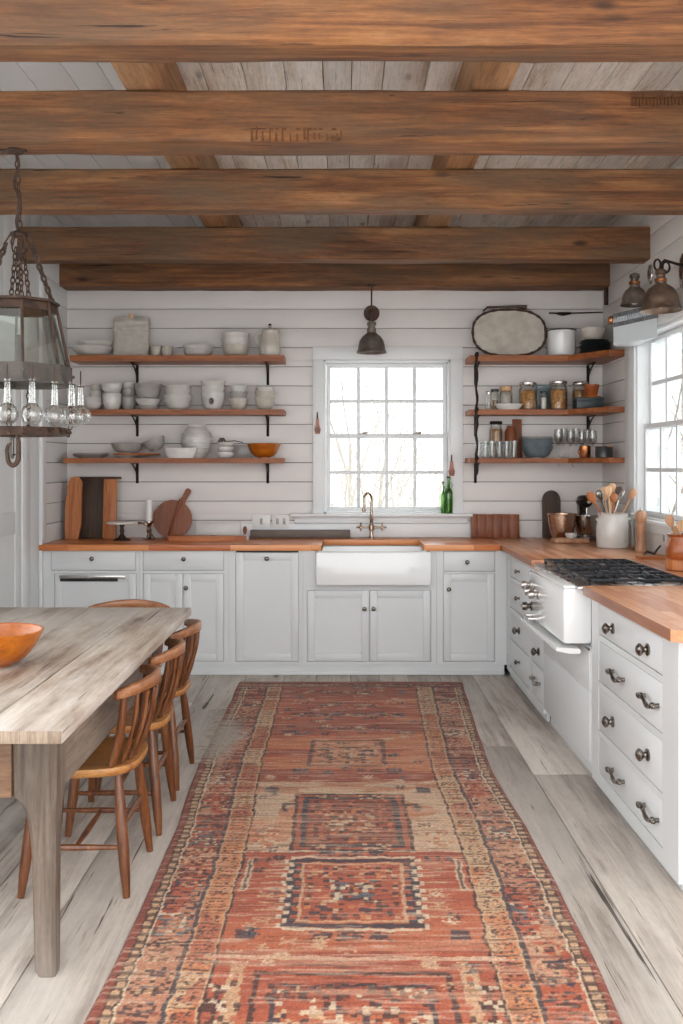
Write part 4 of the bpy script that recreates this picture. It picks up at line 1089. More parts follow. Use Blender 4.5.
R_ = .245
fl = [(-.28, R_, .0, 1.1, 'round-bellied glass flask at the outermost right of the lantern rim', 0), (-.67, R_-.0, .006, 1.06, 'round-bellied glass flask just left of the outermost one on the lantern', 0),
      (-1.05, R_+.002, .0, 1.08, 'round-bellied glass flask hung at the middle of the right-hand lantern cluster', 0), (-1.42, R_+.006, .004, 1.05, 'round-bellied glass flask beside the rusty drop chain of the lantern', 0),
      (.22, R_, .0, 1.0, 'glass flask on the back right of the lantern, seen behind the others', 0),
      (-1.80, R_-.01, .0, 1.0, 'small straight glass bottle hung left of the rusty drop chain on the lantern', 1), (-2.08, R_-.01, .0, 1.0, 'small straight glass bottle hung at the left edge of the photo on the lantern', 1), (-1.86, .17, .0, 1.0, 'small straight glass bottle hung inside the lantern rim above the hook', 1)]
for f in fl: flask(*f)

# ------------------------------------------------------------------ lamps
def bell(m, r, h, neck=.028, n=32):
    pr = [(r,0),(r*1.0,.004),(r*.955,.012),(r*.90,h*.14),(r*.87,h*.35),(r*.79,h*.60),(r*.60,h*.82),(r*.40,h*.93),(neck*1.15,h*.985),(neck,h),(neck,h+.03),(neck*.8,h+.035),(neck*.8,h+.05),(neck*1.05,h+.055),(neck*1.0,h+.075),(neck*.4,h+.085),(0,h+.085)]
    inn = [(0,h*.93),(neck,h*.92),(r*.54,h*.80),(r*.76,h*.60),(r*.865,h*.34),(r*.90,.02),(r*.975,.004)]
    m.lathe(pr, n=n); m.lathe(inn+[(r,0)], n=n)
PY = 6.98; x0 = px(371, 0, PY)[0]; zb = EYE-(355-HZ)*PY/F
t = thing('pendant_lamp', 'small dark steel bell pendant lamp with a pulley over the sink window', 'pendant lamp', (x0, PY-.13, zb))
m = MB(); bell(m, .110, .145, .032); mk('lamp_shade', m, M['lampd'], t)
m = MB(); m.M = Matrix.Translation((0, -.018, .285)) @ Matrix.Rotation(-PI/2, 4, 'X'); m.lathe([(0,0),(.02,0),(.024,.006),(.048,.008),(.057,.004),(.057,.032),(.048,.028),(.024,.030),(.02,.036),(0,.036)], n=28); mk('pulley', m, M['rust'], t)
m = MB(); m.tube([(0,0,.34),(0,0,2.7295-zb)], .006, 8); m.tube([(0,0,.225),(.004,0,.245),(.018,0,.25),(.02,0,.235)], .005, 6); m.tube([(0,0,.22),(0,0,.24)], .01, 8); m.box(-.012,-.024,.225,.012,-.02,.30,.002)
m.cyl((0,0,2.7295-zb-.012), .03, .012, 18, .002); mk('stem', m, M['rust'], t)
m = MB(); m.ball((0,0,.045), .028, 14, 1.2); mk('bulb', m, M['plastic'], t)
def sconce(label, x, y, zb, r, mat, sc):
    t = thing('wall_sconce', label, 'wall lamp', (x, y, zb))
    m = MB(); bell(m, r, r*1.35, .03); mk('lamp_shade', m, M[mat], t)
    m = MB(); m.cyl((0,0,r*1.25+.02), .034, .02, 20, .003); mk('collar', m, M['copper'], t)
    wx = WX1-x; zt = r*1.25+.085
    m = MB(); m.M = Matrix.Translation((wx-.001, .0, zt+.0)) @ Matrix.Rotation(-PI/2, 4, 'Y'); m.lathe([(0,0),(.085*sc,0),(.09*sc,.004),(.085*sc,.012),(.04,.016),(0,.016)], n=28, sy=.62) ; mk('wall_plate', m, M['steel'], t)
    m = MB(); m.tube([(0,0,zt-.01),(0,0,zt+.04),(.02,0,zt+.06),(wx-.012,0,zt+.03)], .008, 8)
    if sc > 1: m.tube([(-.02+.018*math.cos(q), 0, zt+.035+.03*math.sin(q)) for q in [2*PI*i/16 for i in range(16)]], .006, 6, closed=True)
    if sc > 1: m.tube([(.03+.02*math.cos(q), 0, zt+.02+.03*math.sin(q)) for q in [2*PI*i/16 for i in range(16)]], .006, 6, closed=True); mk('scroll_arm', m, M['iron'], t)
    m = MB(); m.ball((0,0,r*.45), .03, 14, 1.2); mk('bulb', m, M['plastic'], t)
sconce('large aged zinc bell sconce on the right wall above the side window', 1.815, 5.40, 2.305, .115, 'lampm', 1.15)
sconce('smaller dark bell sconce on the right wall, farther off, behind the frosted valance', 1.845, 5.98, 2.435, .088, 'lampd', .7)
# frosted valance light
t = thing('window_valance', 'frosted white glass valance with a dark ornamented band above the side window', 'valance', (1.775, 6.2, 2.21))
poly = [(0,0),(.152,-.40),(.152,.045),(.03,.05)]
m = MB(); m.prism(poly, 0, .118); mk('frosted_glass', m, M['frost'], t, ang=20)
m = MB(); m.prism([(-.006,0),(.152,-.413),(.153,.05),(.026,.056)], .118, .205); mk('metal_band', m, metal('dark ornate band', '#6f7277', '#9a9ca0', .5, .6, 30, .3), t, ang=20)
m = MB(); rr = random.Random(12); d = Vector((.158,-.413,0)).normalized(); nn = Vector((-d.y*-1, d.x, 0)); nrm = Vector((d.y, -d.x, 0))
for i in range(22):
    c = Vector((-.006,0,.160))+d*(.02+.0185*i)+nrm*.004; q = rr.random()
    if q < .4: m.tube([c+d*.007*math.cos(k)+Vector((0,0,.016*math.sin(k))) for k in [2*PI*j/10 for j in range(10)]], .0024, 5, closed=True)
    elif q < .7: m.tube([c+d*-.006+Vector((0,0,-.016)), c+Vector((0,0,.018)), c+d*.007+Vector((0,0,-.014))], .0026, 5)
    else: m.tube([c+Vector((0,0,-.018)), c+Vector((0,0,.018))], .0028, 5); m.tube([c+d*-.006, c+d*.006], .0024, 5)
mk('relief_ornament', m, M['frost'], t)
m = MB(); m.ball((-.012,.006,.168), .022, 16, 1.3); mk('end_knob', m, M['copper'], t)
# ------------------------------------------------------------------ open shelves
SY = 6.83
def bracket_mb(x, ztop, drop, y1=WY-.001, reach=.20):
    """scrolled iron shelf bracket under ztop"""
    m = MB(); m.box(x-.010, y1-.006, ztop-drop, x+.010, y1, ztop, .001); m.box(x-.010, y1-reach, ztop-.006, x+.010, y1-.006, ztop-.0005, .001)
    pts = []
    for i in range(17):
        q = i/16; pts.append((x, y1-.008-(reach-.03)*(q**1.6), ztop-drop+.01+(drop-.016)*q**.62))
    m.tube(pts, .0055, 6)
    sp = [(x, y1-.035-.018*(1-i/20)*math.cos(i*.6), ztop-.035-.018*(1-i/24)*math.sin(i*.6)) for i in range(18)]; m.tube(sp, .0045, 5)
    sp = [(x, y1-.022-.011*(1-i/20)*math.cos(i*.6), ztop-drop*.55-.012*(1-i/24)*math.sin(i*.6)) for i in range(15)]; m.tube(sp, .004, 5)
    return m
def shelf(label, poly, ztop, th, brs, seed, drop=.15):
    x0 = min(p[0] for p in poly); t = thing('wall_shelf', label, 'shelf', (x0, WY, ztop-th))
    m = MB(); m.rnd = seed*.137; m.prism([(x-x0, y-WY) for x, y in poly], 0, th); mk('shelf_board', m, M['shelf'], t, ang=20)
    for b in brs:
        k = bracket_mb(b-x0, -.0006, drop); 
        for i in range(len(k.v)): k.v[i] = (k.v[i][0], k.v[i][1]-WY, k.v[i][2])
        mk('bracket', k, M['iron'], t)
    return t
def rect_poly(x0, x1): 
    rr = random.Random(int(x0*1000)+5); n = 8; f = [(x0+(x1-x0)*i/n, SY+rr.uniform(-.003, .003)) for i in range(n+1)]
    return f+[(x1, WY-.001), (x0, WY-.001)]
shelf('top left wall shelf holding the pitcher and the linen sack', rect_poly(-1.955, -.415), 2.22, .042, (-1.525, -.550), 1)
shelf('middle left wall shelf crowded with stacked cups and bowls', rect_poly(-1.93, -.415), 1.83, .036, (-1.525, -.550), 2)
shelf('lowest left wall shelf holding the big round vase', rect_poly(-2.0, -.42), 1.48, .036, (-1.525, -.550), 3)
def lpoly(): return [(.925, SY), (1.3, SY+.002), (1.63, SY), (1.83, 6.50), (WX1-.001, 6.50), (WX1-.001, WY-.001), (.925, WY-.001)]
shelf('top right corner shelf under the oval tray', lpoly(), 2.22, .042, (1.0, 1.84), 4)
shelf('middle right corner shelf with jars of dry food', lpoly(), 1.83, .036, (1.0, 1.84), 5)
shelf('lowest right corner shelf lined with drinking glasses', lpoly(), 1.48, .034, (1.0,), 6)
# wavy forged upright between the right shelves
t = thing('iron_upright', 'dark forged iron upright joining the right shelves at their left end', 'iron bar', (px(477, 0, 6.80)[0], SY-.012, 1.36))
m = MB(); pts = [(.005*math.sin(i*1.1), 0, .0+i*.88/30) for i in range(31)]; m.tube(pts, [.0075+.003*abs(math.sin(i*.9)) for i in range(31)], 8)
for zz in (.12, .47, .86): m.ball((0, 0, zz), .015, 10, 1.3)
mk('forged_bar', m, M['iron'], t)
# --------------------------------------------------------------- crockery
S1, S2, S3 = 2.2205, 1.8305, 1.4805
def P2(p, Y): return (p-341.5)*Y/F
def crock(name, mb, mat, p, Y, z, label, cat, group=None, tilt=0, rz=0, x=None):
    o = mk(name, mb, M[mat] if isinstance(mat, str) else mat, None, (x if x is not None else P2(p, Y), Y, z), (tilt, 0, rz)); return tag(o, label, cat, group)
def bowl(p, Y, z, r, h, label, mat='cer', foot=None, cat='bowl', tilt=0, name='bowl', belly=.55, group=None):
    return crock(name, lathe_bowl(r, h, foot or r*.45, .0045, 30, belly=belly), mat, p, Y, z, label, cat, group, tilt)
def plate_mb(r, h=.02): return MB().lathe([(0,.003),(r*.55,.003),(r*.56,0),(r*.6,0),(r*.62,.004),(r*.97,h-.001),(r,h),(r*.985,h+.003),(r*.66,.009),(r*.6,.007),(0,.007)], n=34)
def cup_mb(r, h, handle=None):
    m = MB().lathe([(0,.003),(r*.55,.003),(r*.58,0),(r*.66,0),(r*.78,h*.12),(r*.95,h*.45),(r,h-.002),(r*.985,h),(r-.004,h-.002),(r*.95-.004,h*.45),(r*.74,h*.14),(r*.5,.008),(0,.008)], n=26)
    return m
def handle_mb(r, h, a=0, th=.005, w=.028):
    m = MB(); c, s = math.cos(a), math.sin(a)
    pts = [(r*.90+w*math.sin(PI*i/10), h*.82-(h*.6)*i/10) for i in range(11)]
    m.tube([(q*c, q*s, zz) for q, zz in pts], th, 8); return m
Yc = 6.965
# top left
bowl(92, Yc, S1, .150, .072, 'wide white bowl at the left end of the top left shelf, under a flatter dish')
bowl(95, Yc, S1+.058, .128, .052, 'shallow white dish nested on the wide bowl, top left shelf', foot=.07)
# linen sack
t = thing('linen_sack', 'crinkled grey-beige linen cloth over an upright board on the top left shelf', 'linen cloth', (P2(131.5, 7.0), 7.0, S1))
m = MB(); nu, nv = 44, 52; vs = []
for j in range(nv+1):
    v = j/nv; zz = .302*v; hw = .131*(1-.06*abs(2*v-1)**6+.03*mnoise.noise(Vector((v*5, 2, 0)))); th = .036*(1-.75*max(0, 2*v-1)**4)
    for i in range(nu):
        a = 2*PI*i/nu; c, s_ = math.cos(a), math.sin(a); e = .45
        x = hw*math.copysign(abs(c)**e, c); y = th*math.copysign(abs(s_)**e, s_)
        k = (1 if s_ < .3 else .15)*min(1, v*9)
        fold = math.sin(zz*95+x*13+6*mnoise.noise(Vector((x*8, 0, zz*9))))*max(0, mnoise.noise(Vector((x*7, 4, zz*8)))+.35)*.011
        fold += mnoise.noise(Vector((x*9+2, 3, zz*26)))*.010+mnoise.noise(Vector((x*30, 7, zz*45)))*.003
        vs.append((x*(1+.12*fold), y-fold*k, zz+.012*mnoise.noise(Vector((x*12, 9, 1)))*v**6))
fs = [(j*nu+i, j*nu+(i+1) % nu, (j+1)*nu+(i+1) % nu, (j+1)*nu+i) for j in range(nv) for i in range(nu)]+[tuple(range(nu))[::-1], tuple(nv*nu+i for i in range(nu))]
m.add(vs, fs)
mk('cloth', m, M['linen'], t, ang=80)
m = MB(); m.box(-.012, -.02, .29, .018, .0, .325, .003); mk('wooden_peg', m, M['spoon'], t)
for i, (p, r) in enumerate(((156, .037), (167, .042))):
    crock('cup', cup_mb(r, .075), 'cerw', p, 6.93+.02*i, S1, ('small mottled cup', 'slightly larger mottled cup')[i]+(' just right of the linen sack', ' beside another, left of the low white dishes')[i], 'cup')
crock('dish', lathe_bowl(.108, .045, .06, .005, 34), 'cer', 198, Yc, S1, 'low white dish with another on top, middle of the top left shelf', 'dish')
crock('dish', lathe_bowl(.110, .05, .065, .005, 34), 'cer', 198, Yc, S1+.030, 'upper of the two low white dishes on the top left shelf', 'dish')
for i, (dz, r, h, lb, ti) in enumerate(((0, .102, .085, 'lowest of three white bowls stacked beside the pitcher', 0), (.048, .106, .085, 'middle of three white bowls stacked beside the pitcher', 0), (.098, .103, .075, 'topmost of three white bowls beside the pitcher, tipped a little', .10))):
    bowl(235.5, Yc, S1+dz, r, h, lb, 'cer' if i else 'cerw', foot=.055, tilt=0, belly=.4)
# pitcher
t = thing('pitcher', 'cream speckled lidded pitcher at the right end of the top left shelf', 'pitcher', (P2(270, 6.95), 6.95, S1))
m = MB().lathe([(0,0),(.066,0),(.072,.006),(.078,.04),(.076,.09),(.066,.14),(.058,.175),(.062,.19),(.058,.19),(.054,.176),(.060,.14),(.0,.12)], n=32); mk('pitcher_body', m, M['cerw'], t)
m = MB().lathe([(.06,.186),(.061,.192),(.045,.204),(.015,.209),(.010,.214),(.014,.224),(.010,.232),(0,.233)], n=28); m.lathe([(0,.186),(.06,.186)], n=28); mk('lid', m, M['cerw'], t)
m = MB(); m.ball((0,0,.232), .013, 12); mk('lid_knob', m, M['iron'], t)
m = MB(); m.tube([(-.062,0,.172),(-.09,-.004,.176),(-.104,-.006,.15),(-.102,-.006,.11),(-.085,-.004,.08),(-.07,0,.07)], .008, 8); mk('handle', m, M['cerw'], t)
m = MB(); m.tube([(.05,0,.165),(.066,0,.18),(.078,0,.192)], [.018,.013,.009], 10); mk('spout', m, M['cerw'], t)
# middle left shelf
def stack(p, Y, zb, items, mat='cer'):
    for dz, r, h, kind, lab in items:
        mt = mat
        if isinstance(lab, tuple): lab, mt = lab
        if kind == 'bowl': bowl(p, Y, zb+dz, r, h, lab, mt, foot=r*.5, belly=.55)
        elif kind == 'plate': crock('plate', plate_mb(r, h), mt, p, Y, zb+dz, lab, 'plate')
        elif kind == 'cup': crock('cup', cup_mb(r, h), mt, p, Y, zb+dz, lab, 'cup')
stack(93, 6.91, S2, [(0, .068, .055, 'bowl', 'lower small white bowl at the left end of the middle left shelf'), (.034, .070, .055, 'bowl', 'upper small white bowl at the left end of the middle left shelf')])
stack(96, 7.02, S2, [(0, .045, .075, 'cup', ('lower cup behind the small bowls at the left of the middle left shelf', 'cerg')), (.076, .045, .07, 'cup', 'cup stacked behind the small white bowls, middle left shelf'), (.147, .044, .045, 'cup', ('topmost cup behind the small white bowls, middle left shelf', 'cerw'))])
stack(112, 6.915, S2, [(0, .068, .12, 'cup', 'tall white cup carrying a second cup, left of the first bracket, middle shelf'), (.1205, .072, .07, 'cup', 'upper flared white cup on the tall one, middle left shelf')])
stack(128.5, 6.99, S2, [(0, .052, .10, 'cup', ('grey cup under two others in front of the shelf bracket line', 'cerg')), (.1005, .053, .06, 'cup', ('grey cup second in the dim stack, middle left shelf', 'cerg')), (.161, .05, .045, 'cup', 'pale cup topping the dim grey stack, middle left shelf')])
stack(148, 6.95, S2, [(0, .092, .022, 'plate', ('lowest plate under the grey bowls, middle left shelf', 'cer')), (.020, .094, .06, 'bowl', 'white bowl between plate and grey bowls, middle left shelf'), (.072, .096, .085, 'bowl', ('grey bowl in the low stack, middle left shelf', 'cerg')), (.108, .099, .085, 'bowl', ('uppermost grey bowl of the low stack, middle left shelf', 'cerg'))])
stack(178, 6.95, S2, [(0, .104, .075, 'bowl', 'lowest white bowl of the widest stack, middle left shelf'), (.034, .106, .075, 'bowl', 'second white bowl of the widest stack, middle left shelf'), (.076, .099, .075, 'bowl', 'third white bowl of the widest stack, middle left shelf'), (.110, .098, .07, 'bowl', 'topmost white bowl of the widest stack, middle left shelf')])
stack(213, 6.95, S2, [(0, .092, .125, 'bowl', 'deep white bowl with a dark oval emblem, middle left shelf'), (.072, .090, .10, 'bowl', 'second bowl of the stack on the emblem bowl'), (.125, .090, .085, 'bowl', 'topmost bowl of the stack on the emblem bowl')])
bb = [o for o in bpy.data.objects if o.get('label', '').startswith('deep white bowl with a dark oval')][0]
m = MB(); 
for rr_ in (.022, .012): m.tube([(rr_*.72*math.cos(a), -.0858+.0006, .062+rr_*math.sin(a)) for a in [2*PI*i/20 for i in range(20)]], .0025, 5, closed=True)
m.tube([(0, -.087, .045), (.004, -.0875, .062), (-.002, -.088, .08)], .003, 5)
mk('emblem', m, M['iron'], bb)
stack(238.5, 6.96, S2, [(0, .070, .085, 'bowl', ('lowest bowl of the small rounded stack with a grey middle, middle left shelf', 'cerw')), (.058, .068, .075, 'bowl', ('grey middle bowl of the small rounded stack', 'cerg')), (.108, .066, .07, 'bowl', ('top bowl of the small rounded stack left of the last stack', 'cer'))])
stack(265, 6.95, S2, [(0, .078, .095, 'bowl', ('lowest bowl of the rightmost stack, middle left shelf', 'cerw')), (.050, .078, .085, 'bowl', ('second bowl of the rightmost stack, middle left shelf', 'cerw')), (.095, .070, .07, 'bowl', 'top bowl of the rightmost stack, middle left shelf')])
# lowest left shelf
for i in range(2): crock('plate', plate_mb(.135-.004*i, .024), 'cerg' if i == 0 else 'cer', 91, 6.965, S3+.011*i, ('lower', 'upper')[i]+' of two wide plates lying flat at the left end of the lowest left shelf', 'plate')
crock('plate', plate_mb(.088, .018), 'cer', 126, 6.925, S3, 'small plate under the thin round wooden board, lowest left shelf', 'plate')
m = MB().lathe([(0,0),(.165,0),(.172,.006),(.165,.012),(0,.012)], n=40); crock('serving_board', m, 'woodX', 137, 6.95, S3+.0215, 'thin round wooden board bearing grey bowls, lowest left shelf', 'board')
bowl(127, 6.955, S3+.034, .118, .075, 'wide grey-brown bowl on the thin wooden board, lowest left shelf', 'cerg', foot=.06)
bowl(157, 6.965, S3+.062, .085, .08, 'tilted grey bowl leaning on the wide grey bowl, lowest left shelf', 'cerg', foot=.04, tilt=0).rotation_euler = (0, -.35, 0)
crock('dish', lathe_bowl(.122, .072, .095, .006, 36, belly=.8), 'cer', 181, 6.878, S3, 'wide white straight-sided serving dish in front of the round vase', 'dish').scale = (1, .34, 1)
m = MB().lathe([(0,0),(.055,0),(.06,.004),(.085,.03),(.107,.08),(.113,.13),(.104,.18),(.08,.215),(.062,.228),(.06,.24),(.066,.25),(.058,.25),(.054,.24),(.056,.226),(.0,.20)], n=40)
m2 = MB(); m2.v = m.v; m2.f = m.f; m2.m = m.m; m2.r = m.r
for k in range(7): m2.tube([((.1045+.010*math.sin(PI*(.2+.1*k)))*math.cos(a), (.1045+.010*math.sin(PI*(.2+.1*k)))*math.sin(a), .045+.022*k) for a in [2*PI*i/40 for i in range(40)]], .0022, 4, closed=True)
crock('vase', m, 'cer', 196.5, 6.99, S3, 'big round white ribbed vase at the middle of the lowest left shelf', 'vase')
stack(225.5, 6.94, S3, [(0, .066, .045, 'cup', 'lowest small white dish of the stack beside the round vase'), (.0455, .064, .038, 'cup', 'second small white dish of the stack beside the round vase'), (.084, .066, .03, 'cup', 'top small white dish of the stack beside the round vase')])
t = thing('wire_scoop', 'dark wire scoop lying on the stack of small dishes, lowest left shelf', 'scoop', (P2(222, 6.94), 6.94, S3+.1145))
m = MB(); 
for k in range(5): m.tube([((.03-.004*k)*math.cos(a), (.03-.004*k)*math.sin(a), .004+.007*k) for a in [2*PI*i/16 for i in range(16)]], .0018, 4, closed=True)
for k in range(4): a = PI*k/4; m.tube([(.03*math.cos(a),.03*math.sin(a),.004),(.014*math.cos(a),.014*math.sin(a),.032),(-.014*math.cos(a),-.014*math.sin(a),.032),(-.03*math.cos(a),-.03*math.sin(a),.004)], .0018, 4)
mk('wire_bowl', m, M['iron'], t)
m = MB(); m.tube([(.028,0,.006),(.09,.02,.012),(.15,.03,.0)], .0035, 6); mk('handle', m, M['iron'], t)
t = thing('baking_tin', 'dark shallow tin standing behind the orange wooden bowl', 'tin', (P2(243, 7.07), 7.07, S3))
m = MB(); m.box(-.075, -.012, 0, .075, .012, .10, .004); m.box(-.08, -.014, .094, .08, .014, .10, .002); mk('tin_body', m, M['cerg'], t)
crock('wooden_bowl', lathe_bowl(.125, .105, .045, .008, 36), 'bowlw', 264, 6.955, S3, 'orange wooden bowl at the right end of the lowest left shelf', 'bowl')

# --------------------------------------------------------------- right shelves
# oval tray leaning on the wall
t = thing('oval_tray', 'large pale oval tray with a dark rim leaning above the right shelves', 'tray', (P2(509.5, 6.97), 6.955, S1)); t.rotation_euler = (-.16, 0, 0)
def oval(a, b, k, n=56, e=2.5): 
    return [(a*math.copysign(abs(math.cos(q))**(2/e), math.cos(q)), b*math.copysign(abs(math.sin(q))**(2/e), math.sin(q))) for q in [2*PI*i/n for i in range(n)]]
O = oval(.262, .170, 0)
m = MB(); m.prism_xz([(x, z+.184) for x, z in O], -.004, .012); mk('tray_board', m, M['cerw'], t, ang=30)
m = MB(); pts = [(x, -.002, z+.184) for x, z in oval(.268, .176, 0)]; m.tube(pts, [.0095+.0025*math.sin(i*2.3) for i in range(len(pts))], 7, closed=True)
m.tube([(x*1.0, -.012, z+.184+.004) for x, z in oval(.263, .172, 0)[2:30]], .004, 5); mk('rim', m, M['leather'], t)
m = MB(); m.tube([(-.19,-.01,.345),(-.16,-.016,.372),(-.05,-.02,.376),(.06,-.02,.378),(.13,-.016,.375)], [.008,.011,.008,.012,.019], 8, flat=(1,.8)); mk('leather_strap', m, M['leather'], t)
t = thing('enamel_pot', 'white enamel pot with black rims behind the oval tray', 'pot', (P2(561, 7.0), 6.985, S1))
m = MB().lathe([(0,0),(.10,0),(.103,.005),(.103,.195),(.098,.198),(.0975,.012),(0,.01)], n=36); mk('pot_body', m, M['enamel'], t)
for zz in (.006, .196): m = MB(); m.tube([(.104*math.cos(a),.104*math.sin(a),zz) for a in [2*PI*i/36 for i in range(36)]], .004, 6, closed=True); mk('rim', m, M['iron'], t)
t = thing('iron_rail', 'thin dark iron rod fixed to the wall above the enamel pot', 'iron bar', (P2(549, 7.08), 7.08, px(0, 313, 7.08)[2]))
m = MB(); m.tube([(0,0,0),(.08,-.003,-.004),(.2,0,0),(.43,0,.006)], [.005,.0065,.005,.004], 8); m.tube([(.06,-.004,-.004),(.10,-.006,-.008),(.16,-.004,-.002)], [.009,.014,.009], 8)
for q in (.01, .42): m.tube([(q,0,0),(q,.019,0)], .004, 6)
mk('rod', m, M['iron'], t)
crock('serving_bowl', lathe_bowl(.09, .085, .05, .006, 32), 'cerw', 0, 6.97, S1+.105, 'cream bowl resting on the dark plates in the right corner', 'bowl', x=1.765)
for i in range(7):
    r = [.112,.116,.110,.114,.106,.110,.098][i]
    crock('plate', plate_mb(r, .018), 'cerk', 0, 6.82+.004*(i % 3), S1+.0135*i, ['bottom', 'second', 'third', 'fourth', 'fifth', 'sixth', 'topmost'][i]+' dark plate counted upward in the charcoal stack on the top right corner shelf', 'plate', x=1.822+.004*((i*5) % 3-1))
bpy.data.objects[[o.name for o in bpy.data.objects if o.get('label','').startswith('cream bowl resting')][0]].location = (1.81, 6.835, S1+.1045)

def jar_mb(r, h, w=.0035): return MB().lathe([(0,.0),(r*.9,0),(r,.008),(r,h*.82),(r*.9,h*.9),(r*.86,h*.93),(r*.86,h),(r*.86-w,h),(r*.86-w,h*.92),(r-w,h*.80),(r-w,.01),(0,.008)], n=28)
def jar(p, Y, z, r, h, label, fill=None, fh=.7, lid='steel', name='food_jar', x=None, cat='jar'):
    t = thing(name, label, cat, (x if x is not None else P2(p, Y), Y, z))
    mk('jar_glass', jar_mb(r, h), M['glassj'], t)
    if fill:
        m = MB(); n = 24; R = r-.005; vs = []; 
        prof = [(0,.010),(R*.97,.010),(R,.016),(R,h*fh*.95),(R*.9,h*fh),(R*.45,h*fh+.004),(0,h*fh+.002)]
        m.lathe(prof, n=n); mk('jar_contents', m, M[fill], t)
    if lid:
        m = MB().lathe([(0,0),(r*.93,0),(r*.95,.002),(r*.95,.018),(r*.9,.022),(0,.022)], (0,0,h+.0005), 26); mk('lid', m, M[lid], t)
    return t
jar(489.5-1, 6.93, S2, .022, .115, 'slim clear bottle at the left end of the middle right shelf', 'cerw' if False else None, lid='steel', name='glass_bottle', cat='bottle')
jar(495, 6.99, S2, .03, .135, 'spotted jar of mixed spices behind the cork jar', 'grain', .55, 'tin')
jar(506, 6.985, S2, .05, .15, 'glass jar with a brown cork stopper on the middle right shelf', None, lid=None)
cj = [o for o in bpy.data.objects if o.get('label','').startswith('glass jar with a brown cork')][0]
m = MB().lathe([(0,.142),(.041,.142),(.046,.158),(.044,.176),(0,.178)], n=24); mk('cork_stopper', m, M['spoon'], cj)
crock('dish', lathe_bowl(.105, .042, .075, .006, 34, belly=.8), 'cer', 508.5, 6.885, S2, 'white oval dish in front of the cork jar', 'dish').scale = (1, .48, 1)
J = [(528, .066, .182, 'pasta jar nearest the white oval dish', 'pasta'), (558.5, .066, .190, 'tall pasta jar in the middle of the middle right shelf', 'pasta'), (580, .058, .185, 'grain jar behind the blue-black tin, middle right shelf', 'grain')]
for p, r, h, lb, fl_ in J:
    jar(p, 6.96, S2, r, h, lb, fl_, .78, 'steel')
jar(543.5, 6.93, S2, .026, .115, 'small white bottle between the first two pasta jars', None, lid='tin', name='small_bottle', cat='bottle')
sb = [o for o in bpy.data.objects if o.get('label','').startswith('small white bottle between')][0]
m = MB().lathe([(0,.009),(.0215,.009),(.0215,.09),(0,.092)], n=20); mk('bottle_contents', m, M['cer'], sb)
t = thing('blue_box', 'dull blue storage tin behind the small white bottle', 'tin', (P2(543, 7.05), 7.05, S2)); m = MB(); m.box(-.05,-.025,0,.05,.025,.19,.004); m.box(-.052,-.027,.165,.052,.027,.193,.003); mk('tin_body', m, M['cerb'], t)
t = thing('spice_tin', 'squat blue-black tin on the middle right corner shelf', 'tin', (1.765, 6.80, S2)); m = MB(); m.box(-.095,-.06,.0,.095,.06,.075,.006); m.box(-.098,-.063,.06,.098,.063,.08,.003); mk('tin_body', m, M['tin'], t)
m = MB().lathe([(0,0),(.07,0),(.073,.005),(.07,.011),(0,.012)], n=30); crock('wooden_coaster', m, 'woodX', 0, 6.80, S2+.0805, 'round wooden lid lying on the blue-black tin', 'lid', x=1.785)
crock('brown_cup', MB().lathe([(0,.0),(.036,0),(.04,.004),(.056,.08),(.053,.081),(.037,.008),(0,.008)], n=26), 'bowlr', 0, 6.80, S2+.093, 'brown tapered cup on the wooden lid, right corner', 'cup', x=1.79)
# lowest right shelf
k = 0
for i, p in enumerate((478.5, 485, 492, 499.5, 506.5, 514)):
    r, h = .0245, .118+.004*((i*7) % 3)
    m = MB().lathe([(0,0),(r*.85,0),(r*.88,.003),(r,h),(r-.002,h),(r*.84-.002,.010),(0,.009)], n=22)
    crock('drinking_glass', m, 'glassw', p, 6.885, S3, ['leftmost', 'second', 'third', 'fourth', 'fifth', 'last'][i]+' clear tumbler from the left in the front row on the lowest right shelf', 'glass', 'tumblers on the lowest right shelf')
for i, p in enumerate((482, 490.5, 510)):
    r, h = .024, .12
    m = MB().lathe([(0,0),(r*.85,0),(r*.88,.003),(r,h),(r-.002,h),(r*.84-.002,.010),(0,.009)], n=22)
    crock('drinking_glass', m, 'glassw', p, 6.945, S3, ['clear tumbler standing behind the leftmost front tumbler', 'clear tumbler behind the second and third front tumblers', 'clear tumbler behind the last front tumblers, near the blue bowls'][i], 'glass', 'tumblers on the lowest right shelf')
jar(496, 7.03, S3, .048, .25, 'tall jar with copper-coloured contents behind the tumblers', 'grain', .85, 'iron')
m = MB().lathe([(0,0),(.04,0),(.043,.006),(.042,.2),(.028,.225),(.028,.24),(0,.242)], n=26); crock('dark_canister', m, 'woodR', 510.5, 7.035, S3, 'dark brown canister behind the tumblers, right of the copper jar', 'canister')
m = MB(); m.box(-.035,-.008,0,.035,.008,.29,.004); crock('small_board', m, 'woodR', 517, 7.075, S3, 'narrow reddish board standing against the wall behind the tumblers', 'board')
stack(537, 6.94, S3, [(0, .118, .085, 'bowl', ('lowest blue-grey bowl on the lowest right shelf', 'cerb')), (.036, .120, .08, 'bowl', ('second blue-grey bowl on the lowest right shelf', 'cerb')), (.070, .118, .07, 'bowl', ('third blue-grey bowl on the lowest right shelf', 'cerb')), (.100, .112, .055, 'bowl', ('pale top bowl on the blue-grey stack', 'cerg'))])
def wineglass(h=.2, r=.036): return MB().lathe([(0,0),(r*.9,0),(r*.9,.003),(.006,.008),(.004,.02),(.004,h*.42),(.012,h*.46),(r*.85,h*.60),(r,h*.75),(r*.85,h),(r*.85-.002,h),(r-.002,h*.75),(r*.8,h*.61),(0,h*.48)], n=24)
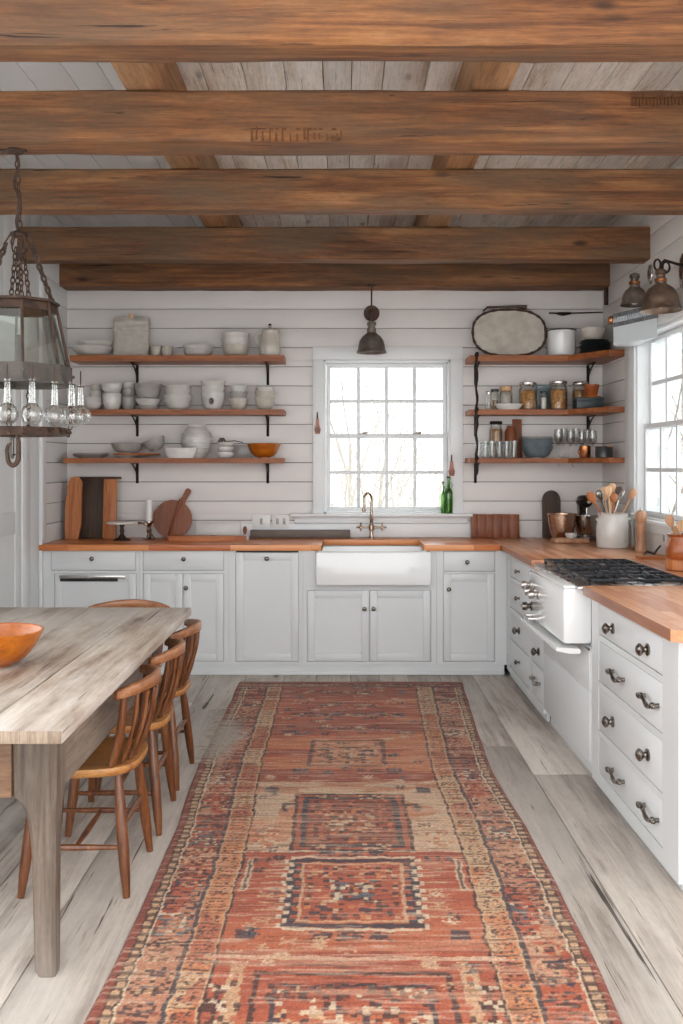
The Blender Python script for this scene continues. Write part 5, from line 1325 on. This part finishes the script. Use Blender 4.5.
for i, (x_, Y, h, r, lb) in enumerate(((1.585, 6.93, .21, .036, 'tall stemmed glass nearest the blue-grey bowls'), (1.64, 7.02, .22, .036, 'tall stemmed glass at the back beside the blue-grey bowls'), (1.665, 6.90, .20, .034, 'stemmed glass second from the blue-grey bowls'), (1.73, 7.01, .22, .037, 'stemmed glass standing back in the middle of the corner group'), (1.735, 6.86, .19, .031, 'stemmed glass behind the copper mug'), (1.81, 6.99, .21, .036, 'stemmed glass in the very corner of the lowest shelf'), (1.82, 6.89, .20, .034, 'stemmed glass at the right wall behind the dark pot'))):
    crock('stemmed_glass', wineglass(h, r), 'glassw', 0, Y, S3, lb, 'glass', 'stemmed glasses in the corner', x=x_)
t = thing('copper_mug', 'small shiny copper mug on the lowest right corner shelf', 'mug', (1.735, 6.765, S3)); m = MB().lathe([(0,0),(.036,0),(.039,.004),(.041,.085),(.038,.086),(.036,.007),(0,.006)], n=26); mk('mug_body', m, M['copper'], t); mk('handle', handle_mb(.041, .085, PI*1.1, .004, .022), M['copper'], t)
t = thing('saucepan', 'small dark saucepan with a thin handle on the lowest right corner shelf', 'saucepan', (1.84, 6.66, S3)); m = MB().lathe([(0,0),(.055,0),(.06,.004),(.06,.075),(.063,.08),(.057,.079),(.055,.008),(0,.007)], n=28); mk('pan_body', m, M['cerk'], t); m = MB(); m.tube([(.0,-.058,.07),(-.0,-.1,.075),(-.0,-.165,.078)], [.006,.005,.006], 8); mk('handle', m, M['copper'], t)
t = thing('cup_hook', 'little brass hooks hanging under the lowest right shelf', 'hook', (1.66, 6.84, 1.4455)) 
m = MB(); m.tube([(0,0,0),(0,0,-.02),(.008,0,-.03),(.014,0,-.022)], .0022, 5); mk('hook', m, M['brass'], t)
m = MB(); m.tube([(-.1,0,0),(-.1,0,-.014),(-.092,0,-.024),(-.086,0,-.016)], .0022, 5); mk('hook', m, M['brass'], t)
# --------------------------------------------------------------- left counter
C0 = CT1+.0006
def lean(name, mb, mat, p, Y, label, cat, ang=.08, rz=0, z=C0, ry=0):
    o = mk(name, mb, M[mat], None, (P2(p, Y), Y, z), (-ang, ry, rz)); return tag(o, label, cat)
m = MB(); m.box(-.128, 0, 0, .128, .022, .44, .006); m.box(-.135, -.002, .44, .19, .024, .455, .003)
lean('cutting_board', m, 'woodD', 93.5, 6.985, 'big dark-stained board at the far left of the back worktop', 'board', .10)
m = MB(); m.box(-.05, -.002, 0, .05, .02, .44, .008); m.box(-.028, -.006, .04, -.014, 0.0, .42, .003)
lean('cutting_board', m, 'woodA', 109, 6.945, 'upright orange board right of the dark-stained board', 'board', .10)
m = MB(); m.prism_xz([(-.045,0),(.045,0),(.062,.12),(.05,.36),(.052,.42),(.02,.46),(-.035,.45),(-.058,.38),(-.048,.34),(-.062,.3),(-.055,.1)], 0, .026)
lean('cutting_board', m, 'woodA', 71.5, 6.90, 'light orange live-edge board leaning in the left corner', 'board', .12, ry=.03)
t = thing('cake_stand', 'white cake stand with a dark foot left of the round board', 'cake stand', (P2(122, 6.80), 6.80, C0))
m = MB().lathe([(0,.125),(.10,.118),(.108,.12),(.11,.132),(.104,.136),(0,.134)], n=36); mk('plate_top', m, M['cer'], t)
m = MB().lathe([(0,0),(.062,0),(.062,.006),(.03,.02),(.012,.045),(.016,.07),(.011,.09),(.02,.112),(.035,.1185),(0,.1185)], n=26); mk('foot', m, M['rust'], t)
t = thing('candle_holder', 'polished metal holder with a white pillar candle left of the round board', 'candle holder', (P2(149, 6.93), 6.93, C0))
m = MB().lathe([(0,0),(.05,0),(.052,.006),(.02,.014),(.012,.04),(.02,.06),(.012,.085),(.022,.11),(.034,.122),(.034,.13),(0,.13)], n=26); m.tube([(0,0,.09),(-.04,-.02,.115),(-.075,-.02,.118)], [.007,.006,.012], 8); m.tube([(0,-.01,.075),(.03,-.04,.03),(.045,-.05,.004)], [.006,.006,.008], 8); mk('metal_base', m, M['chrome'], t)
m = MB().cyl((0,0,.1305), .024, .158, 22, .004); mk('candle', m, M['plastic'], t)
# round board with handle, with a wooden spatula across it
m = MB(); R = .142; a0 = math.radians(62); n = 48; pts = []
hd = Vector((math.cos(a0), math.sin(a0))); pr_ = Vector((-hd.y, hd.x))
for i in range(n+1):
    q = a0+.19+(2*PI-.38)*i/n; pts.append((R*math.cos(q), R*math.sin(q)))
for d, w in ((.158, -.02), (.18, -.017), (.235, -.021), (.252, -.014), (.255, 0), (.252, .014), (.235, .021), (.18, .017), (.158, .02)):
    v = hd*d+pr_*w; pts.append((v.x, v.y))
m.prism_xz([(x, z+R) for x, z in pts], 0, .02)
lean('round_board', m, 'woodR', 172, 6.985, 'round brown wooden board with a short handle, leaning on the back wall', 'board', .12)
m = MB(); m.tube([(0,0,.0),(.02,.012,.10),(.055,.03,.20)], [.022,.03,.008], 12, flat=(1,.25)); m.tube([(.05,.028,.19),(.085,.04,.29)], [.008,.009], 8)
tag(mk('spatula', m, M['woodR'], None, (P2(168, 6.93), 6.93, C0)), 'dark wooden spatula leaning across the round board', 'spatula')
m = MB(); m.prism([(-.27,-.05),(-.29,-.02),(-.29,.04),(-.26,.07),(0,.075),(.16,.05),(.20,.018),(.27,.012),(.275,-.014),(.20,-.02),(.12,-.055),(-.1,-.06)], 0, .034)
crock('paddle_board', m, 'woodX', 208, 6.78, C0, 'long tapered wooden board lying flat before the round board', 'board')
t = thing('shaker', 'tiny wood-topped white shaker at the tip of the tapered board', 'shaker', (P2(245, 6.84), 6.84, C0))
m = MB().lathe([(0,0),(.026,0),(.029,.006),(.026,.03),(.014,.04),(0,.041)], n=20); mk('base', m, M['cer'], t); m = MB().lathe([(0,.0412),(.013,.0412),(.010,.05),(.016,.07),(.012,.09),(.006,.098),(0,.099)], n=18); mk('wooden_top', m, M['woodR'], t)
m = MB(); m.box(-.165, 0, 0, .165, .012, .108, .003); m.box(-.165, -.003, .1085, .165, .014, .114, .002)
lean('marble_slab', m, 'marble', 218, 7.055, 'pale marble slab leaning on the wall behind the tapered board', 'slab', .08)
t = thing('counter_ledge', 'long low dark ledge against the wall left of the tap', 'ledge', (P2(301, 7.05), 7.05, C0)); m = MB(); m.box(-.375, -.035, 0, .365, .034, .058, .004); mk('ledge_body', m, M['slate'], t)
for p0, p1, lb, kk in ((252, 271, 'white wall outlet left of the double switch, over the dark ledge', 1), (272, 290, 'white double switch plate right of the wall outlet', 2)):
    x0, x1 = P2(p0, WY), P2(p1, WY); z0, z1 = px(0, 528, WY)[2], px(0, 514.5, WY)[2]
    t = thing('wall_outlet', lb, 'outlet', ((x0+x1)/2, WY-.0125, (z0+z1)/2)); w = (x1-x0)/2-.003; h = (z1-z0)/2
    m = MB(); m.box(-w, -.007, -h, w, -.0002, h, .002); mk('outlet_plate', m, M['plastic'], t)
    m = MB()
    for s in ((0,) if kk == 1 else (-.025, .025)): m.box(s-.010, -.010, -.022, s+.010, -.0068, .022, .002); m.box(s-.002, -.013, -.006, s+.003, -.0095, .012, .001)
    mk('outlet_face', m, M['cerg'], t)
# hooks and bottles by the window
def hanger(p, ya, yb, label, Y=WY-.021):
    t = thing('wall_hook', label, 'hook', (P2(p, Y), Y, px(0, yb, Y)[2])); h = (yb-ya)*Y/F
    m = MB(); m.prism_xz([(-.018,.0),(.018,.0),(.024,.035),(.014,.065),(.010,h*.7),(-.010,h*.7),(-.014,.065),(-.024,.035)], -.016, -.0005); mk('wooden_plaque', m, M['bowlr'], t)
    m = MB(); m.tube([(0,-.008,h*.6),(0,-.010,h)], [.007,.004], 8); m.tube([(.012*math.cos(a), -.018, .028+.015*math.sin(a)) for a in [2*PI*i/14 for i in range(14)]], .003, 5, closed=True); mk('metal_ring', m, M['rust'], t)
hanger(317.5, 412, 434, 'small wood and iron hook on the casing left of the window')
hanger(451.5, 455, 476, 'small wood and iron hook on the casing right of the window, above the green bottles')
def gbottle(p, Y, h, r, lb):
    t = thing('green_bottle', lb, 'bottle', (P2(p, Y), Y, 1.0705)); 
    m = MB().lathe([(0,.006),(r*.5,0),(r*.9,0),(r,.006),(r,h*.55),(r*.9,h*.64),(r*.4,h*.74),(r*.36,h*.95),(r*.46,h*.955),(r*.46,h),(r*.3,h),(r*.3,h*.74),(r*.85,h*.62),(r-.003,h*.5),(r-.003,.01),(0,.012)], n=24); mk('bottle_glass', m, M['glassg'], t)
    m = MB(); m.tube([(0,0,h-.002),(0,0,h+.012)], [r*.42, r*.46], 12); m.tube([(r*.5,0,h*.9),(r*.9,0,h*.8),(r*.7,0,h*.72)], .002, 5); mk('stopper', m, M['rust'], t)
gbottle(448.6, 7.052, .262, .031, 'taller green glass bottle on the window ledge, nearer the casing')
gbottle(443.2, 7.05, .225, .018, 'slim green glass bottle just left of the taller one on the window ledge')

# --------------------------------------------------------------- right corner
m = MB(); x = -.18
for i, w in enumerate((.05,.06,.055,.065,.06,.07)): m.rnd = i*.23; m.box(x+.0004, 0, .001*(i % 2), x+w-.0004, .022, .176-.001*(i % 3), .002); x += w
lean('plank_board', m, M['woodD'].name if False else 'woodR', 495.5, 7.045, 'low wide board of joined brown planks leaning on the wall right of the sink', 'board', .10)
m = MB(); n = 20; m.prism_xz([(-.066,0),(.066,0),(.068,.28)]+[(.066*math.cos(a), .28+.072*math.sin(a)) for a in [PI*i/n for i in range(1, n)]]+[(-.068,.28)], 0, .02)
lean('arched_board', m, 'woodD', 552, 7.03, 'tall dark board with a rounded top behind the copper bowl', 'board', .06)
m = lathe_bowl(.102, .19, .045, .003, 40, belly=.42); m.tube([(.102*math.cos(a), .102*math.sin(a), .19) for a in [2*PI*i/40 for i in range(40)]], .0035, 6, closed=True)
crock('mixing_bowl', m, metal('copper tinted steel', '#b98f70', '#d6b9a2', .18, 1, 5, .02), 562, 6.78, C0, 'tall copper-toned metal mixing bowl in front of the arched board', 'bowl')
t = thing('stand_mixer', 'metal stand mixer with a dark head and polished bowl beside the utensil crock', 'mixer', (1.765, 6.87, C0))
m = MB(); m.box(-.06, -.10, 0, .06, .14, .03, .012); mk('mixer_base', m, M['pewter'], t)
m = MB(); m.loft([(.03,-.032,.032,.07,.13),(.12,-.026,.026,.075,.125),(.2,-.03,.03,.07,.13),(.245,-.035,.035,.05,.13)]); mk('column', m, M['pewter'], t)
m = MB(); m.M = Matrix.Translation((0,.14,.275)) @ Matrix.Rotation(PI/2, 4, 'X'); m.lathe([(0,0),(.03,.004),(.042,.03),(.046,.10),(.042,.17),(.034,.21),(.018,.228),(0,.23)], n=24); mk('mixer_head', m, M['iron'], t)
m = MB(); m.ball((0,-.092,.275), .014, 12); mk('nose_cap', m, M['steel'], t)
for q in ([(.04,.02,.29),(.065,.02,.30)], [(-.04,-.02,.28),(-.075,-.03,.29)]): m = MB(); m.tube(q, [.006,.011], 8); mk('control_knob', m, M['steel'], t)
m = lathe_bowl(.088, .145, .038, .003, 36, belly=.42, z=.0305, c=(-.01,-.04)); mk('steel_bowl', m, M['chrome'], t)
m = MB(); m.tube([(0,-.035,.23),(0,-.035,.12)], .006, 8); mk('beater', m, M['steel'], t)
m = MB(); m.box(-.12, -.07, 0, .12, .07, .03, .010); crock('chopping_board', m, 'mill', 0, 6.60, C0, 'thick pale-brown chopping board lying flat before the mixer', 'board', x=1.585)
crock('small_dish', lathe_bowl(.042, .032, .03, .004, 26), 'cer', 0, 6.62, C0+.0306, 'tiny white dish on the pale-brown chopping board', 'dish', x=1.60)
# utensil crock
CX, CY = 1.77, 6.20
t = thing('utensil_crock', 'big white glazed crock full of wooden spoons on the corner worktop', 'crock', (CX, CY, C0))
m = MB().lathe([(0,0),(.092,0),(.10,.008),(.105,.06),(.105,.14),(.097,.185),(.092,.20),(.096,.222),(.101,.226),(.095,.228),(.085,.22),(.084,.20),(.095,.14),(.095,.06),(.088,.014),(0,.012)], n=40); mk('crock_body', m, M['cer'], t)
for s in (-1, 1): m = MB(); m.ball((s*.101, -.01, .185), .014, 10, .8); mk('lug', m, M['cer'], t)
def utensil(base, tip, r, mat, label, kind='spoon', cat='wooden spoon'):
    b, tpt = Vector(base), Vector(tip); d = tpt-b; L = d.length; dn = d.normalized()
    m = MB(); q = Vector((0,0,1)).rotation_difference(dn).to_matrix().to_4x4()
    m.M = q
    if kind == 'spoon':
        H = r*2.9; m.tube([(0,0,L*i/8*(1-H/L)) for i in range(9)], [.0055,.006,.006,.0055,.005,.005,.005,.006,.008], 8)
        pr = [(0,0),(.35,.08),(.75,.3),(1.0,.6),(.85,.85),(.45,.97),(0,1)]
        m.lathe([(r*a, L-H+H*h) for a, h in pr], n=16, sy=.32)
    elif kind == 'spatula':
        H = r*3; m.tube([(0,0,(L-H)*i/6) for i in range(7)], .0055, 8); m.prism_xz([(-.008,L-H),(.008,L-H),(r,L-H*.6),(r*1.05,L-.008),(r*.6,L),(-r*.9,L-.01),(-r,L-H*.6)], -.003, .003)
    elif kind == 'whisk':
        H = r*3.2; m.tube([(0,0,0),(0,0,L-H)], [.008,.007], 8)
        for k in range(6):
            a = PI*k/6; m.tube([(r*math.cos(a)*math.sin(PI*i/12)**.8 if i not in (0,12) else 0, r*math.sin(a)*math.sin(PI*i/12)**.8 if i not in (0,12) else 0, L-H+H*(1-abs(1-i/6)) if False else L-H*(1-math.sin(PI*i/24))) for i in range(13)] , .0016, 4)
            m.tube([(-r*math.cos(a)*math.sin(PI*i/12)**.8 if i not in (0,12) else 0, -r*math.sin(a)*math.sin(PI*i/12)**.8 if i not in (0,12) else 0, L-H*(1-math.sin(PI*i/24))) for i in range(13)] , .0016, 4)
    elif kind == 'ladle':
        m.tube([(0,0,L*i/6) for i in range(7)], [.005]*7, 8); m.ball((0,-.015,L), r, 14, .7)
    name = {'spoon': 'wooden_spoon', 'spatula': 'spatula', 'whisk': 'whisk', 'ladle': 'ladle'}[kind]
    if mat in ('steel', 'iron', 'pewter') and kind == 'spoon': name = 'metal_spoon'
    tag(mk(name, m, M[mat], None, base, ang=50), label, cat)
def in_crock(cx, cy, cz, ang, rb, lean_, rt_, H): return (cx+rb*math.cos(ang+PI), cy+rb*math.sin(ang+PI), cz), (cx+rt_*math.cos(ang), cy+rt_*math.sin(ang), cz+H)
base = C0+.018
def at_px(x, y, Y): return px(x, y, Y)
U_ = [((1.80, 6.17), (588.5, 492, 6.16), .030, 'spoond', 'orange-brown wooden spoon leaning far left in the crock', 'spoon'),
      ((1.80, 6.20), (598, 490, 6.20), .026, 'pewter', 'grey metal spoon second from the left in the crock', 'spoon'),
      ((1.78, 6.24), (602.5, 487, 6.25), .030, 'spoon', 'pale wooden spatula standing at the back left of the crock', 'spatula'),
      ((1.77, 6.18), (607.5, 486, 6.16), .026, 'spoon', 'pale wooden spoon upright left of centre in the crock', 'spoon'),
      ((1.76, 6.25), (612.5, 483, 6.27), .027, 'spoon', 'tallest pale spoon at the back of the crock', 'spoon'),
      ((1.75, 6.15), (614, 493, 6.12), .024, 'spoond', 'short orange wooden spoon in the front middle of the crock', 'spoon'),
      ((1.73, 6.20), (619, 486, 6.20), .020, 'leather', 'dark brown spatula leaning right in the crock', 'spatula'),
      ((1.73, 6.23), (621.5, 489, 6.25), .024, 'steel', 'wire whisk at the back right of the crock', 'whisk'),
      ((1.72, 6.17), (635, 489, 6.14), .027, 'mill', 'brown wooden spoon leaning far right out of the crock', 'spoon')]
for (bx_, by_), (tx_, ty_, tY), r, mt, lb, kd in U_:
    utensil((bx_, by_, base), at_px(tx_, ty_, tY), r, mt, lb, kd, {'spoon': 'spoon', 'spatula': 'spatula', 'whisk': 'whisk'}[kd])
# pepper mill, glass canister
t = thing('pepper_mill', 'turned wooden pepper mill right of the white crock', 'pepper mill', (1.865, 5.92, C0))
m = MB().lathe([(0,0),(.036,0),(.037,.008),(.034,.02),(.027,.07),(.026,.10),(.031,.13),(.033,.15),(.030,.158),(0,.158)], n=28); mk('mill_body', m, M['mill'], t)
m = MB().lathe([(0,.1585),(.028,.1585),(.030,.166),(.024,.172),(.022,.176),(.034,.20),(.036,.22),(.030,.244),(.014,.256),(0,.257)], n=28); mk('mill_head', m, M['mill'], t)
m = MB(); m.ball((0,0,.264), .009, 10); mk('top_nut', m, M['steel'], t)
jar(0, 6.07, C0, .047, .225, 'tall clear glass canister half hidden behind the pepper mill', None, lid='glassj', name='glass_canister', x=1.897, cat='canister')
# mortar jar with spoons on the ledge behind the range
MX, MY = 1.745, 4.87
t = thing('wooden_jar', 'turned brown wooden jar holding spoons behind the range', 'jar', (MX, MY, C0))
m = MB().lathe([(0,0),(.072,0),(.078,.004),(.08,.05),(.076,.058),(.074,.06),(.078,.066),(.082,.10),(.076,.14),(.064,.165),(.066,.175),(.076,.182),(.072,.185),(.058,.176),(.056,.165),(.07,.12),(.07,.03),(0,.015)], n=36); mk('jar_body', m, M['bowlr'], t)
m = MB().lathe([(.0785,.004),(.0815,.006),(.0825,.05),(.079,.056),(.077,.056),(.077,.004)], n=36, closed=True); mk('lower_band', m, M['spoond'], t)
base = C0+.02
for (dx, dy), (tx_, ty_, tY), r, mt, lb, kd in [((.03, 0), (667.5, 515, 4.85), .024, 'mill', 'round-headed brown spoon leaning left out of the wooden jar', 'spoon'), ((.02, .02), (675, 526, 4.90), .018, 'spoon', 'pale spoon in the middle of the wooden jar', 'spoon'), ((-.01, -.02), (680, 520, 4.86), .020, 'spoon', 'pale spatula near the right edge of the photo in the wooden jar', 'spatula')]:
    utensil((MX+dx, MY+dy, base), at_px(tx_, ty_, tY), r, mt, lb, kd, kd)
# tray, cable and outlet by the side window
m = MB(); m.tube([(1.75, 5.52, C0+.008), (1.80, 5.60, C0+.03), (1.85, 5.62, C0+.012), (1.90, 5.72, C0+.03), (1.93, 5.75, C0+.05)], .006, 7)
tag(mk('power_cord', m, M['black'], None), 'short black power cord on the worktop below the side window', 'cord')
m = MB(); m.prism([(-.10,-.05),(.10,-.05),(.11,.04),(-.09,.05)], 0, .016); crock('trivet', m, 'woodX', 0, 5.47, C0, 'small wooden board on the worktop edge beyond the grates', 'board', x=1.80, rz=.1)
t = thing('wall_outlet', 'white outlet on the right wall below the side window, beside the mill', 'outlet', (WX1-.0008, 5.72, 1.005)); m = MB(); m.box(-.006, -.04, -.055, 0, .04, .055, .002); mk('outlet_plate', m, M['plastic'], t); m = MB(); m.box(-.010, -.015, -.035, -.0055, .015, .035, .002); mk('outlet_face', m, M['cerg'], t)
SKY = 3.7; EXPO = 0.12
# ------------------------------------------------------------------ light
W = bpy.data.worlds.new('sky'); SC.world = W; W.use_nodes = True; nt = W.node_tree; nt.nodes.clear()
o = nt.nodes.new('ShaderNodeOutputWorld'); b = nt.nodes.new('ShaderNodeBackground'); b.inputs[0].default_value = (.975, .985, 1.0, 1); b.inputs[1].default_value = SKY
nt.links.new(b.outputs[0], o.inputs[0])
for (loc, rot, sx, sy) in (((.34, 7.27, 1.64), (PI/2, 0, 0), 1.0, 1.2), ((2.2, 5.66, 1.68), (PI/2, 0, -PI/2), 1.25, 1.2), ((2.2, 3.55, 1.68), (PI/2, 0, -PI/2), 1.9, 1.2), ((-2.3, 2.8, 1.7), (PI/2, 0, PI/2), 3.0, 1.6)):
    L = bpy.data.lights.new('window_daylight', 'AREA'); L.shape = 'RECTANGLE'; L.size = sx; L.size_y = sy; L.cycles.is_portal = True
    ob = bpy.data.objects.new('window_daylight', L); COL.objects.link(ob); ob.location = loc
    n = Vector((0, -1, 0)) if loc[1] > 7 else Vector((-1, 0, 0)) if loc[0] > 0 else Vector((1, 0, 0))
    ob.rotation_euler = n.to_track_quat('-Z', 'Y').to_euler()
vs = SC.view_settings; vs.view_transform = 'Standard'; vs.look = 'None'; vs.exposure = EXPO; vs.gamma = 1; vs.use_curve_mapping = False
